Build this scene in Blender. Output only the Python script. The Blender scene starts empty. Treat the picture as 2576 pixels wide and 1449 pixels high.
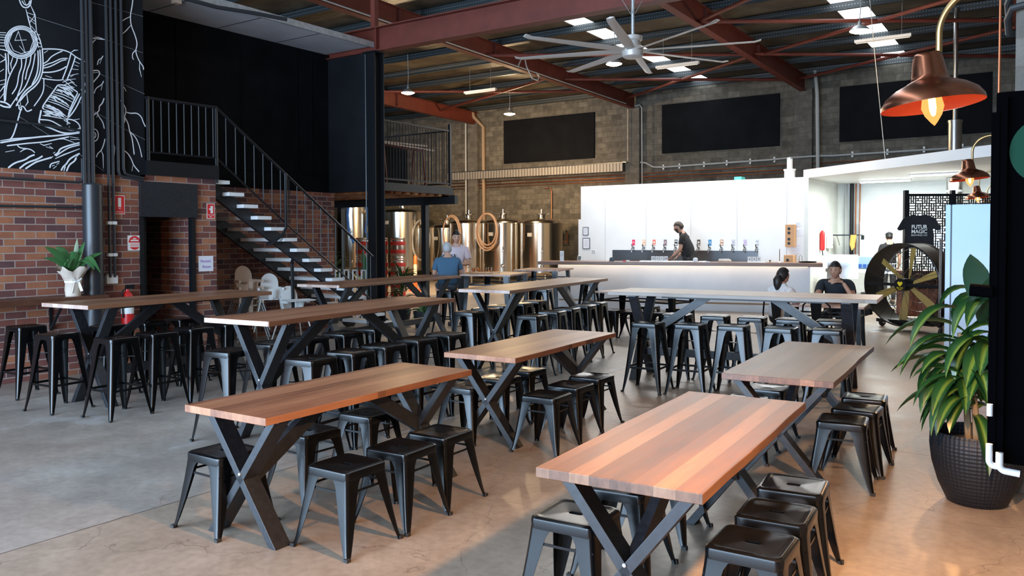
import bpy, bmesh, math, random
from mathutils import Vector, Matrix
random.seed(7)
PI=math.pi
S=bpy.context.scene; COL=S.collection
R=math.radians
# ------------------------------------------------------------ materials
def mat(name,col,rough=.5,metal=0,emit=None,es=0,spec=None,coat=0,trans=0):
    m=bpy.data.materials.new(name); m.use_nodes=True
    b=m.node_tree.nodes['Principled BSDF']
    b.inputs['Base Color'].default_value=(*col,1); b.inputs['Roughness'].default_value=rough
    b.inputs['Metallic'].default_value=metal
    if emit: b.inputs['Emission Color'].default_value=(*emit,1); b.inputs['Emission Strength'].default_value=es
    if coat: b.inputs['Coat Weight'].default_value=coat
    if trans: b.inputs['Transmission Weight'].default_value=trans
    if spec is not None: b.inputs['Specular IOR Level'].default_value=spec
    return m
class NT:
    def __init__(s,m): s.t=m.node_tree; s.b=s.t.nodes['Principled BSDF']
    def n(s,k,**kw):
        x=s.t.nodes.new(k)
        for a,v in kw.items(): setattr(x,a,v)
        return x
    def l(s,a,b): s.t.links.new(a,b)
    def math(s,op,a,b=None,c=None):
        x=s.n('ShaderNodeMath',operation=op)
        for i,v in enumerate((a,b,c)):
            if v is None: continue
            if isinstance(v,(int,float)): x.inputs[i].default_value=v
            else: s.l(v,x.inputs[i])
        return x.outputs[0]
    def xyz(s):
        tc=s.n('ShaderNodeTexCoord'); sp=s.n('ShaderNodeSeparateXYZ'); s.l(tc.outputs['Object'],sp.inputs[0]); return sp.outputs
    def comb(s,x,y,z=0):
        c=s.n('ShaderNodeCombineXYZ')
        for i,v in enumerate((x,y,z)):
            if isinstance(v,(int,float)): c.inputs[i].default_value=v
            else: s.l(v,c.inputs[i])
        return c.outputs[0]
    def noise(s,vec,scale,detail=4,rough=.5):
        x=s.n('ShaderNodeTexNoise'); x.inputs['Scale'].default_value=scale; x.inputs['Detail'].default_value=detail; x.inputs['Roughness'].default_value=rough
        s.l(vec,x.inputs['Vector']); return x.outputs['Fac']
    def ramp(s,fac,stops,interp='LINEAR'):
        x=s.n('ShaderNodeValToRGB'); x.color_ramp.interpolation=interp
        e=x.color_ramp.elements
        while len(e)<len(stops): e.new(.5)
        for i,(p,c) in enumerate(stops): e[i].position=p; e[i].color=(*c,1)
        s.l(fac,x.inputs[0]); return x.outputs[0]
    def mix(s,fac,a,b,mode='MIX'):
        x=s.n('ShaderNodeMix',data_type='RGBA',blend_type=mode)
        for i,v in ((0,fac),(6,a),(7,b)):
            if isinstance(v,(int,float)): x.inputs[i].default_value=v
            elif isinstance(v,tuple): x.inputs[i].default_value=(*v,1)
            else: s.l(v,x.inputs[i])
        return x.outputs[2]
    def bump(s,h,strength=.3,dist=.01):
        x=s.n('ShaderNodeBump'); x.inputs['Strength'].default_value=strength; x.inputs['Distance'].default_value=dist
        s.l(h,x.inputs['Height']); s.l(x.outputs[0],s.b.inputs['Normal'])
def masonry(name,bw,bh,mort,cols,mcol,rough=.75,nz=.35,bumpd=.006,offz=0):
    m=mat(name,(1,1,1),rough); t=NT(m); o=t.xyz()
    u=t.math('ADD',o[0],o[1]); v=t.comb(u,t.math('ADD',o[2],offz),0)
    br=t.n('ShaderNodeTexBrick'); br.offset=.5
    br.inputs['Color1'].default_value=(0,0,0,1); br.inputs['Color2'].default_value=(1,1,1,1); br.inputs['Mortar'].default_value=(.5,.5,.5,1)
    for k,x in (('Scale',1),('Mortar Size',mort),('Mortar Smooth',.1),('Bias',0),('Brick Width',bw),('Row Height',bh)): br.inputs[k].default_value=x
    t.l(v,br.inputs['Vector'])
    c=t.ramp(br.outputs['Color'],cols)
    n=t.noise(t.comb(u,o[2],0),5,6); n2=t.noise(t.comb(u,o[2],0),60,3)
    c=t.mix(nz,c,t.ramp(n,[(.3,(.25,.25,.25)),(.7,(1,1,1))]),'MULTIPLY')
    c=t.mix(.25,c,t.ramp(n2,[(.3,(.4,.4,.4)),(.7,(1,1,1))]),'MULTIPLY')
    c=t.mix(br.outputs['Fac'],c,mcol)
    t.l(c,t.b.inputs['Base Color'])
    h=t.math('ADD',t.math('MULTIPLY',br.outputs['Fac'],-1),t.math('MULTIPLY',n2,.25)); t.bump(h,.6,bumpd)
    return m
def wood(name,stops,pw=.09,rough=.38,axis=0,gsc=1):
    m=mat(name,(1,1,1),rough); t=NT(m); o=t.xyz()
    a,b=(o[0],o[1]) if axis==0 else (o[1],o[0])
    info=t.n('ShaderNodeObjectInfo')
    rnd=t.math('MULTIPLY',info.outputs['Random'],17)
    pid=t.math('FLOOR',t.math('DIVIDE',t.math('ADD',a,20),pw))
    jl=3.0
    wn=t.n('ShaderNodeTexWhiteNoise',noise_dimensions='3D'); t.l(t.comb(pid,jl,rnd),wn.inputs[0])
    g=t.noise(t.comb(t.math('MULTIPLY',a,22*gsc),t.math('MULTIPLY',b,1.6*gsc),t.math('ADD',pid,t.math('MULTIPLY',o[2],8))),1.6,6,.6)
    g2=t.noise(t.comb(t.math('MULTIPLY',a,5),t.math('MULTIPLY',b,1.2),rnd),1.2,4,.5)
    f=t.math('ADD',t.math('MULTIPLY',wn.outputs['Value'],.38),t.math('ADD',t.math('MULTIPLY',g,.55),t.math('MULTIPLY',g2,.28)))
    c=t.ramp(f,stops)
    fr=t.math('FRACT',t.math('DIVIDE',t.math('ADD',a,20),pw))
    gap=t.math('LESS_THAN',fr,.018)
    c=t.mix(t.math('MULTIPLY',gap,.5),c,(.03,.015,.01))
    t.l(c,t.b.inputs['Base Color'])
    t.l(t.math('ADD',t.math('MULTIPLY',g,.18),rough-.09),t.b.inputs['Roughness']); t.bump(g,.15,.002)
    return m
def speck(name,c1,c2,scale,rough=.5,metal=0,bmp=0,det=4):
    m=mat(name,c1,rough,metal); t=NT(m); tc=t.n('ShaderNodeTexCoord')
    n=t.noise(tc.outputs['Object'],scale,det); t.l(t.ramp(n,[(.35,c1),(.65,c2)]),t.b.inputs['Base Color'])
    if bmp: t.bump(n,bmp,.01)
    return m
M={}
M['black']=mat('black_powder_coat',(.007,.008,.010),.4,0,spec=.4)
M['blackleg']=speck('black_steel',(.012,.013,.016),(.02,.022,.027),30,.42)
M['stool']=speck('black_gloss_steel',(.002,.0022,.0026),(.0035,.0037,.0042),12,.24,0)
M['stool'].node_tree.nodes['Principled BSDF'].inputs['Specular IOR Level'].default_value=.36
M['galvdark']=mat('dark_grey_rod',(.022,.024,.027),.5)
M['galvl']=mat('pale_grey_enamel',(.62,.66,.64),.5); M['blackfan']=mat('black_drum_plastic',(.007,.0065,.0065),.35); M['blackmatt']=mat('matt_black_panel',(.001,.001,.0013),.9,spec=0)
M['rubber']=mat('rubber',(.02,.02,.02),.7)
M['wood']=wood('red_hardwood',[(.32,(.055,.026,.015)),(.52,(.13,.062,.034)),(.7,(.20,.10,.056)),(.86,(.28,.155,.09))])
M['woodwarmlit']=wood('warm_lit_hardwood',[(.25,(.12,.046,.023)),(.48,(.25,.10,.05)),(.7,(.36,.16,.08)),(.9,(.46,.23,.125))])  # brighter copy of the table hardwood, warm reflected light put into its colour
M['woodglare']=wood('glare_grey_hardwood',[(.25,(.13,.09,.065)),(.5,(.21,.155,.12)),(.75,(.29,.23,.18)),(.9,(.36,.29,.24))])  # table hardwood greyed by reflection glare mixed into the colour
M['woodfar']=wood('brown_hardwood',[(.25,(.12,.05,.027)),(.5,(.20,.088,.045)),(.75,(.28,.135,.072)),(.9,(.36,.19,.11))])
M['woodbar']=wood('bar_top_wood',[(.25,(.10,.042,.025)),(.5,(.17,.078,.045)),(.75,(.24,.125,.078)),(.9,(.32,.19,.13))],axis=1)
M['endgrain']=wood('pale_end_grain',[(.25,(.28,.17,.13)),(.5,(.42,.29,.24)),(.8,(.6,.46,.4))],rough=.6)
M['timber']=wood('deck_timber',[(.3,(.16,.05,.015)),(.6,(.3,.11,.035)),(.9,(.42,.18,.07))],.12,.6,axis=0)
M['bench']=wood('dark_bench_wood',[(.3,(.05,.02,.012)),(.6,(.12,.05,.03)),(.9,(.2,.09,.055))],.3,.35)
M['brick']=masonry('red_brick',.24,.086,.0065,[(0,(.11,.052,.055)),(.35,(.20,.068,.056)),(.65,(.27,.088,.058)),(.85,(.38,.14,.068)),(1,(.45,.18,.09))],(.33,.26,.22),offz=.02)
M['block']=masonry('grey_concrete_block',.4,.2,.008,[(0,(.115,.105,.085)),(.5,(.155,.14,.113)),(1,(.205,.185,.15))],(.085,.075,.06),.85,.6)
M['pier']=masonry('pier_block',.4,.2,.008,[(0,(.13,.12,.105)),(1,(.18,.165,.14))],(.1,.09,.075),.85,.5)
M['wallblack']=speck('black_wall_paint',(.0045,.005,.006),(.007,.0075,.009),3,.7,0,.1)
M['muralblack']=speck('mural_black_paint',(.011,.012,.014),(.015,.016,.019),2,.7,0,.1)
M['chalk']=mat('white_paint_line',(.75,.78,.82),.7)
M['blackboard']=speck('blackboard',(.006,.0065,.008),(.008,.009,.011),2,.75)
for k_ in('wallblack','muralblack','blackboard'): M[k_].node_tree.nodes['Principled BSDF'].inputs['Specular IOR Level'].default_value=.06
M['white']=speck('white_panel',(.78,.79,.79),(.82,.83,.83),1.5,.45)
M['kwhite']=masonry('white_painted_block',.4,.2,.006,[(0,(.74,.77,.74)),(1,(.79,.81,.78))],(.68,.7,.67),.6,.05,.003)
M['barfront']=speck('white_bar_cladding',(.72,.74,.78),(.82,.83,.85),1.2,.5)
M['steel']=speck('brushed_steel',(.55,.55,.54),(.65,.65,.64),8,.24,1)
M['tank']=mat('polished_tank_steel',(.72,.66,.56),.17,1)
M['darksteel']=mat('dark_splash_steel',(.25,.25,.26),.3,1)
M['galv']=speck('galvanised',(.42,.44,.45),(.55,.57,.58),15,.45,.6)
M['purlin']=None
M['redsteel']=speck('red_oxide_steel',(.11,.02,.012),(.145,.028,.017),3,.6)
M['copperpipe']=mat('copper_pipe',(.38,.13,.06),.45,1)
M['coppershade']=mat('aged_copper',(.42,.17,.10),.26,1)
M['copperin']=mat('copper_inside',(.55,.055,.008),.6,0)
M['brass']=mat('brass',(.45,.3,.13),.35,1)
M['pipegrey']=mat('grey_conduit',(.42,.43,.42),.5)
M['pipeblack']=mat('black_painted_pipe',(.022,.024,.028),.38)
M['beige']=mat('beige_pipe',(.30,.21,.13),.5)
M['fanwhite']=mat('fan_aluminium',(.50,.46,.42),.4,.2)
M['plastwhite']=mat('white_plastic',(.8,.8,.78),.4)
M['plastbeige']=mat('beige_plastic',(.7,.55,.43),.45)
M['redpaint']=mat('red_enamel',(.65,.02,.02),.35)
M['orange']=mat('orange_plastic',(.9,.12,.02),.45)
M['signred']=mat('sign_red',(.72,.03,.03),.5)
M['signwhite']=mat('sign_white',(.85,.83,.78),.5)
M['paper']=mat('paper',(.8,.8,.85),.7)
M['purpleink']=mat('purple_ink',(.25,.1,.5),.7)
M['kraft']=speck('kraft_paper',(.5,.4,.32),(.64,.54,.45),6,.8)
M['leafdark']=mat('leaf_dark',(.010,.036,.016),.4)
M['leafmid']=mat('leaf_mid',(.05,.16,.05),.35)
M['leafpale']=mat('leaf_pale',(.45,.6,.42),.5)
M['blackpot']=None
M['soil']=mat('soil',(.03,.02,.012),.9)
M['stem']=mat('plant_cane',(.22,.16,.09),.8)
M['blueplast']=mat('blue_hose',(.02,.12,.5),.4)
M['hose']=mat('tan_hose',(.27,.18,.13),.5)
M['fridge']=mat('fridge_blue_lit',(.42,.62,.82),.35)  # white fridge enamel with the blue light on it baked into the colour
M['yellow']=mat('mustard_blade',(.5,.33,.09),.5)
M['badgeyel']=mat('badge_yellow',(.9,.65,.02),.5)
M['fire']=mat('bulb_filament',(1,.5,.15),.5,emit=(1,.45,.12),es=14)
M['lampglow']=mat('lamp_glow',(1,.85,.7),.5,emit=(1,.74,.45),es=45)
M['tubeglow']=mat('tube_glow',(1,1,1),.5,emit=(.95,1,.97),es=14)
M['strip']=mat('led_strip',(1,.8,.5),.5,emit=(1,.72,.42),es=3)
M['sky']=mat('translucent_roof_sheet',(.9,.95,1),.5,emit=(.86,.94,1),es=4)
M['skin']=mat('skin',(.52,.29,.2),.5); M['skin2']=mat('skin_tan',(.42,.23,.15),.5)
M['hairdark']=mat('dark_hair',(.012,.009,.008),.5); M['hairgrey']=mat('grey_hair',(.42,.42,.43),.75); M['hairbrown']=mat('brown_hair',(.03,.018,.012),.5)
M['eyewhite']=mat('eye',(.05,.035,.03),.3)
M['lip']=mat('lips',(.35,.12,.1),.5)
M['teeblack']=mat('black_cotton',(.01,.01,.012),.85); M['teeblue']=mat('blue_cotton',(.05,.12,.2),.85)
M['shirtpink']=mat('pale_pink_cotton',(.62,.5,.52),.8); M['teenavy']=mat('dark_navy_cotton',(.012,.018,.025),.85)
M['denim']=speck('striped_grey_shorts',(.05,.06,.07),(.12,.13,.15),40,.85); M['pants']=mat('dark_trousers',(.02,.02,.022),.8)
M['shoe']=mat('shoe',(.03,.03,.035),.6)
M['pine']=mat('light_wood',(.55,.3,.14),.55)
M['sideboard']=wood('reddish_sideboard_wood',[(.3,(.12,.035,.015)),(.6,(.25,.08,.035)),(.9,(.36,.14,.06))],.14,.4)
M['glass']=mat('clear_glass',(1,1,1),.02,trans=1)
M['glass'].node_tree.nodes['Principled BSDF'].inputs['IOR'].default_value=1.1
M['green']=mat('sign_green',(.002,.028,.016),.7,spec=.1)
M['soffit']=speck('soffit_board',(.42,.42,.46),(.5,.5,.54),2,.6)
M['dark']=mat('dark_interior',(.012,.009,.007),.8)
M['kegcol']=mat('keg_steel',(.6,.5,.42),.3,1); M['kegred']=mat('keg_red_band',(.6,.04,.03),.4)
M['beer']=mat('amber_beer',(.5,.13,.02),.2)
M['blackglass']=mat('black_glass',(.01,.01,.012),.1)
def m_floor():
    m=mat('polished_concrete',(1,1,1),.35); t=NT(m); tc=t.n('ShaderNodeTexCoord'); v=tc.outputs['Object']; o=t.xyz()
    a=t.noise(v,.35,6,.6); b=t.noise(v,2.2,8,.65); c=t.noise(v,18,6,.6)
    col=t.ramp(a,[(.3,(.31,.245,.19)),(.5,(.40,.325,.26)),(.7,(.49,.42,.35))])
    col=t.mix(.55,col,t.ramp(b,[(.3,(.45,.42,.4)),(.55,(.85,.83,.8)),(.75,(1.2,1.2,1.2))]),'MULTIPLY')
    col=t.mix(.35,col,t.ramp(c,[(.35,(.5,.48,.45)),(.6,(1,1,1))]),'MULTIPLY')
    vo=t.n('ShaderNodeTexVoronoi',feature='DISTANCE_TO_EDGE'); vo.inputs['Scale'].default_value=.5
    wv=t.n('ShaderNodeVectorMath',operation='ADD'); t.l(v,wv.inputs[0])
    nn=t.n('ShaderNodeTexNoise'); nn.inputs['Scale'].default_value=1.5; nn.inputs['Detail'].default_value=6; t.l(v,nn.inputs['Vector']); t.l(nn.outputs['Color'],wv.inputs[1]); t.l(wv.outputs[0],vo.inputs['Vector'])
    crack=t.math('MULTIPLY',t.math('LESS_THAN',vo.outputs['Distance'],.0022),.35)
    col=t.mix(crack,col,(.07,.05,.04))
    j=None
    for ax,p in ((0,-4.74),(1,7.0),(1,11.6),(0,-8.9),(1,16.2)):
        d=t.math('LESS_THAN',t.math('ABSOLUTE',t.math('SUBTRACT',o[ax],p)),.006)
        j=d if j is None else t.math('MAXIMUM',j,d)
    # cool daylight painted into the slab colour by the brick wall, plus worn patches
    side=t.math('LESS_THAN',o[0],-4.74)
    col=t.mix(t.math('MULTIPLY',side,.8),col,t.mix(1.0,col,(1.05,1.18,1.36),'MULTIPLY'))
    pl=t.math('GREATER_THAN',t.noise(v,1.1,8,.7),.62); col=t.mix(t.math('MULTIPLY',t.math('MULTIPLY',pl,side),.35),col,(.5,.5,.52))
    col=t.mix(t.math('MULTIPLY',j,.75),col,(.05,.035,.025))
    t.l(col,t.b.inputs['Base Color'])
    t.l(t.math('ADD',t.math('MULTIPLY',b,.3),.22),t.b.inputs['Roughness']); t.bump(t.math('ADD',t.math('MULTIPLY',c,.4),b),.12,.01)
    return m
M['floor']=m_floor()
def m_foil():
    m=mat('foil_insulation',(1,1,1),.5,.25); t=NT(m); tc=t.n('ShaderNodeTexCoord'); o=t.xyz(); v=tc.outputs['Object']
    n=t.noise(v,1.4,5); w=t.noise(t.comb(t.math('MULTIPLY',o[0],1.5),t.math('MULTIPLY',o[1],9),0),2,5)
    c=t.ramp(n,[(.3,(.05,.037,.022)),(.5,(.09,.07,.045)),(.75,(.15,.125,.085))])
    gx=t.math('LESS_THAN',t.math('FRACT',t.math('MULTIPLY',o[0],6)),.08); gy=t.math('LESS_THAN',t.math('FRACT',t.math('MULTIPLY',o[1],3.3)),.05)
    c=t.mix(t.math('MULTIPLY',t.math('MAXIMUM',gx,gy),.5),c,(.05,.04,.03))
    t.l(c,t.b.inputs['Base Color']); t.bump(w,.9,.06); return m
M['foil']=m_foil()
def m_purlin():
    m=mat('punched_steel_purlin',(1,1,1),.5,.3); t=NT(m); o=t.xyz()
    fx=t.math('ABSOLUTE',t.math('SUBTRACT',t.math('FRACT',t.math('MULTIPLY',o[0],15)),.5)); 
    fz=t.math('ABSOLUTE',t.math('SUBTRACT',t.math('FRACT',t.math('MULTIPLY',t.math('SUBTRACT',o[2],.02),11)),.5))
    h=t.math('MULTIPLY',t.math('LESS_THAN',fx,.2),t.math('LESS_THAN',fz,.10))
    c=t.mix(h,(.04,.048,.052),(.22,.24,.25)); t.l(c,t.b.inputs['Base Color']); return m
M['purlin']=m_purlin()
def m_ribs(name,c1,c2,fr,axis=0):
    m=mat(name,(1,1,1),.5,.4); t=NT(m); o=t.xyz(); f=t.math('FRACT',t.math('MULTIPLY',o[axis],fr))
    t.l(t.mix(t.math('GREATER_THAN',f,.72),c1,c2),t.b.inputs['Base Color']); t.bump(t.math('PINGPONG',f,.5),.8,.03); return m
M['ribs']=m_ribs('ribbed_cover',(.4,.37,.33),(.09,.08,.07),7.5)
def m_pot():
    m=mat('dimpled_black_pot',(.009,.011,.015),.5,spec=.35); t=NT(m); tc=t.n('ShaderNodeTexCoord'); o=t.xyz()
    ang=t.math('MULTIPLY',t.math('ARCTAN2',o[1],o[0]),15); z=t.math('MULTIPLY',o[2],130)
    vo=t.math('MULTIPLY',t.math('SINE',t.math('ADD',t.math('MULTIPLY',ang,2),z)),t.math('SINE',t.math('SUBTRACT',t.math('MULTIPLY',ang,2),z)))
    t.bump(vo,.35,.006); return m
M['blackpot']=m_pot()
def m_drac():
    m=mat('variegated_leaf',(1,1,1),.3); t=NT(m); uv=t.n('ShaderNodeUVMap'); sp=t.n('ShaderNodeSeparateXYZ'); t.l(uv.outputs[0],sp.inputs[0])
    d=t.math('ABSOLUTE',t.math('SUBTRACT',sp.outputs[0],.5)); n=t.noise(t.comb(t.math('MULTIPLY',sp.outputs[0],14),sp.outputs[1],0),2,3)
    f=t.math('ADD',d,t.math('MULTIPLY',t.math('SUBTRACT',n,.5),.25))
    t.l(t.ramp(f,[(.0,(.11,.16,.022)),(.1,(.07,.13,.02)),(.18,(.014,.055,.012)),(.5,(.006,.032,.009))]),t.b.inputs['Base Color']); return m
M['drac']=m_drac()
def m_pattern():
    m=mat('patterned_blouse',(.7,.68,.66),.8); t=NT(m); tc=t.n('ShaderNodeTexCoord'); vo=t.n('ShaderNodeTexVoronoi'); vo.inputs['Scale'].default_value=45; t.l(tc.outputs['Object'],vo.inputs['Vector'])
    t.l(t.ramp(vo.outputs['Distance'],[(.16,(.05,.05,.05)),(.28,(.72,.70,.69))]),t.b.inputs['Base Color']); return m
M['pattern']=m_pattern()
# ------------------------------------------------------------ mesh helpers
class MB:
    def __init__(s): s.bm=bmesh.new(); s.uv=None
    def box(s,x0,x1,y0,y1,z0,z1,mx=None):
        v=[s.bm.verts.new(p) for p in ((x0,y0,z0),(x1,y0,z0),(x1,y1,z0),(x0,y1,z0),(x0,y0,z1),(x1,y0,z1),(x1,y1,z1),(x0,y1,z1))]
        if mx is not None:
            for q in v: q.co=mx@q.co
        for f in ((3,2,1,0),(4,5,6,7),(0,1,5,4),(1,2,6,5),(2,3,7,6),(3,0,4,7)): s.bm.faces.new([v[i] for i in f])
        return s
    def bar(s,a,b,w,h,up=(0,0,1),ext=0):
        a=Vector(a);b=Vector(b);d=(b-a);L=d.length;d.normalize();u=Vector(up)
        x=d.cross(u)
        if x.length<1e-4: x=d.cross(Vector((1,0,0)))
        x.normalize();u=x.cross(d)
        m=Matrix((x,d,u)).transposed().to_4x4();m.translation=a
        return s.box(-w/2,w/2,-ext,L+ext,-h/2,h/2,m)
    def loft(s,loops,c0=True,c1=True,closed=True):
        V=[[s.bm.verts.new(p) for p in l] for l in loops];n=len(V[0])
        for i in range(len(V)-1):
            for j in range(n if closed else n-1):
                k=(j+1)%n
                try: s.bm.faces.new((V[i][j],V[i][k],V[i+1][k],V[i+1][j]))
                except ValueError: pass
        if closed and c0: s.bm.faces.new(V[0][::-1])
        if closed and c1: s.bm.faces.new(V[-1])
        return V
    def tube(s,pts,r,n=8,taper=None,cap=True):
        pts=[Vector(p) for p in pts];loops=[];up=None
        for i,p in enumerate(pts):
            d=(pts[min(i+1,len(pts)-1)]-pts[max(i-1,0)]).normalized()
            if up is None:
                up=Vector((0,0,1)) if abs(d.z)<.9 else Vector((1,0,0))
            x=d.cross(up).normalized();up=x.cross(d).normalized()
            rr=r if taper is None else r*taper[i]
            loops.append([p+x*math.cos(2*PI*j/n)*rr+up*math.sin(2*PI*j/n)*rr for j in range(n)])
        s.loft(loops,cap,cap);return s
    def lathe(s,prof,n=24,c=(0,0,0),cap0=True,cap1=True,mx=None):
        loops=[]
        for r,z in prof:
            l=[Vector((c[0]+r*math.cos(2*PI*j/n),c[1]+r*math.sin(2*PI*j/n),c[2]+z)) for j in range(n)]
            if mx is not None: l=[mx@q for q in l]
            loops.append(l)
        s.loft(loops,cap0,cap1);return s
    def poly(s,pts,d):   # extruded polygon by vector d
        d=Vector(d);a=[s.bm.verts.new(p) for p in pts];b=[s.bm.verts.new(Vector(p)+d) for p in pts];n=len(a)
        s.bm.faces.new(a[::-1]);s.bm.faces.new(b)
        for i in range(n): s.bm.faces.new((a[i],a[(i+1)%n],b[(i+1)%n],b[i]))
        return s
    def ell(s,c,rx,ry,rz,n=14,m=10,mx=None):
        prof=[(math.sin(PI*i/m),-math.cos(PI*i/m)) for i in range(m+1)];prof[0]=(1e-3,-1);prof[-1]=(1e-3,1)
        loops=[]
        for r,z in prof:
            l=[Vector((rx*r*math.cos(2*PI*j/n),ry*r*math.sin(2*PI*j/n),rz*z)) for j in range(n)]
            if mx is not None: l=[mx@q for q in l]
            loops.append([q+Vector(c) for q in l])
        s.loft(loops);return s
    def build(s,name,m,parent=None,smooth=False,bevel=0,loc=None,rz=0,auto=35):
        bmesh.ops.recalc_face_normals(s.bm,faces=s.bm.faces)
        me=bpy.data.meshes.new(name);s.bm.to_mesh(me);s.bm.free()
        me.materials.append(M[m] if isinstance(m,str) else m)
        if smooth:
            me.polygons.foreach_set('use_smooth',[True]*len(me.polygons))
            try: me.set_sharp_from_angle(angle=R(auto))
            except Exception: pass
        o=bpy.data.objects.new(name,me);COL.objects.link(o)
        if parent: o.parent=parent
        if loc: o.location=loc
        if rz: o.rotation_euler.z=rz
        if bevel:
            b=o.modifiers.new('bevel','BEVEL');b.width=bevel;b.segments=2;b.limit_method='ANGLE'
        return o
def tag(o,label,cat,group=None,kind=None):
    o['label']=label;o['category']=cat
    if group:o['group']=group
    if kind:o['kind']=kind
    return o
def thing(name,label,cat,loc=(0,0,0),rz=0,group=None):
    o=bpy.data.objects.new(name,None);COL.objects.link(o);o.empty_display_size=.1
    o.location=loc;o.rotation_euler=(0,0,rz);return tag(o,label,cat,group)
def struct(o): o['kind']='structure';return o
KIDS={}
def kids(r): return [o for o in COL.objects if o.parent==r]
def dup(root,loc,rz,label,group=None):
    r=root.copy();COL.objects.link(r);r.location=loc;r.rotation_euler=(0,0,rz);r['label']=label
    if group:r['group']=group
    if root.name not in KIDS: KIDS[root.name]=[(k,kids(k)) for k in kids(root)]
    for k,g in KIDS[root.name]:
        c=k.copy();COL.objects.link(c);c.parent=r
        for q in g:
            d=q.copy();COL.objects.link(d);d.parent=c
    return r
def text(body,size,m,parent,loc,rot,name='lettering',ext=.001,sx=1,align='CENTER',bold=0):
    cu=bpy.data.curves.new('t','FONT');cu.body=body;cu.size=size;cu.extrude=ext;cu.align_x=align;cu.align_y='CENTER';cu.offset=bold
    to=bpy.data.objects.new('t',cu);COL.objects.link(to)
    bpy.context.view_layer.update()
    me=bpy.data.meshes.new_from_object(to.evaluated_get(bpy.context.evaluated_depsgraph_get()))
    bpy.data.objects.remove(to);me.materials.clear();me.materials.append(M[m])
    o=bpy.data.objects.new(name,me);COL.objects.link(o);o.parent=parent;o.location=loc;o.rotation_euler=rot;o.scale=(sx,1,1)
    return o
ROTF=(PI/2,0,0)          # text on a face looking to -Y
ROTX=(PI/2,0,PI/2)       # text on a face looking to +X

def each(name,m,t,*boxes):
    for x in boxes: B(name,m,x,parent=t)

def m_bulb():
    m=bpy.data.materials.new('glowing_bulb_glass'); m.use_nodes=True; nt=m.node_tree; nt.nodes.clear()
    o=nt.nodes.new('ShaderNodeOutputMaterial'); mx=nt.nodes.new('ShaderNodeMixShader'); tr=nt.nodes.new('ShaderNodeBsdfTransparent'); em=nt.nodes.new('ShaderNodeEmission')
    em.inputs[0].default_value=(1,.36,.09,1); em.inputs[1].default_value=2.2; mx.inputs[0].default_value=.5
    nt.links.new(tr.outputs[0],mx.inputs[1]); nt.links.new(em.outputs[0],mx.inputs[2]); nt.links.new(mx.outputs[0],o.inputs[0]); return m
M['bulbglass']=m_bulb()

M['pvc']=mat('white_pvc',(.42,.43,.44),.5)
# ------------------------------------------------------------ building shell
def B(name,m,*boxes,parent=None,bevel=0):
    b=MB()
    for x in boxes: b.box(*x)
    return b.build(name,m,parent,bevel=bevel)
struct(B('floor','floor',(-30,7,-6,27.2,-.2,0)))
struct(B('wall_far','block',(-30,7,27,27.3,0,7.6)))
for x in (-20.2,-13.07,-7.08,-1.0): pass
for i,(x0,x1) in enumerate(((-20.55,-20.05),(-13.35,-12.8),(-7.35,-6.8))):
    struct(B('trim_%d'%(i+1),'pier',(x0,x1,26.8,27,0,6.4)))
# brick wall with painted upper half, doorway
wl=MB(); 
for b in ((-10.45,-10.25,-2,6.2,0,2.525),(-10.45,-10.25,7.0,7.36,0,2.55),(-10.45,-10.25,6.2,6.999,2.45,2.55)): wl.box(*b)
wl.box(-12.6,-10.45,6.2-.2,6.2,0,2.5);wl.box(-12.6,-10.452,7.0,7.2,0,2.5)
wl.box(-11.75,-11.55,7.2,10.77,0,2.55); wl.box(-11.55,-10.451,7.2,7.36,0,2.55); wl.box(-11.75,-11.55,10.77,10.9,0,2.55)
struct(wl.build('wall_left','brick'))
struct(B('wall_left_upper','muralblack',(-10.45,-10.25,-2,6.27,2.525,7.6)))
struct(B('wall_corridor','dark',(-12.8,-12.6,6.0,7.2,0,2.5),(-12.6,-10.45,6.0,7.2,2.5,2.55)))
struct(B('wall_landing','wallblack',(-11.75,-11.55,6.1,10.8,2.55,5.13),(-11.75,-10.451,6.07,6.269,2.74,7.2)))
ns=MB()
for y in (7.6,8.8,10.0,10.35): ns.box(-11.55,-11.535,y,y+.012,2.6,5.1)
ns.box(-11.55,-11.53,7.4,10.75,2.86,2.875)
struct(ns.build('trim_4','wallblack'))
struct(B('wall_mezzanine','muralblack',(-11.75,-10.5,10.77,10.87,2.55,5.04)))
struct(B('floor_landing','wallblack',(-11.55,-10.25,6.27,7.4,2.56,2.73)))
struct(B('trim_5','black',(-10.26,-10.19,6.27,7.38,2.55,2.745)))
struct(B('door_1','blackleg',(-10.27,-10.19,6.17,7.02,1.99,2.46)))
struct(B('door_frame','black',(-10.3,-10.22,6.17,6.22,0,2.0),(-10.3,-10.22,6.94,7.0,0,2.0),(-10.42,-10.38,6.3,6.35,0,2.0)))
# board soffit over the landing
sf=MB(); sf.box(-11.55,-10.33,-.5,10.72,5.13,5.17); sf=sf.build('ceiling_landing','soffit');struct(sf)
sj=MB()
for k in range(9): sj.box(-11.55,-10.34,9.55-k*1.2,9.56-k*1.2,5.126,5.131)
struct(sj.build('trim_6','black'))
struct(B('trim_7','galv',(-10.35,-10.31,-.5,10.72,5.10,5.2)))
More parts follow.
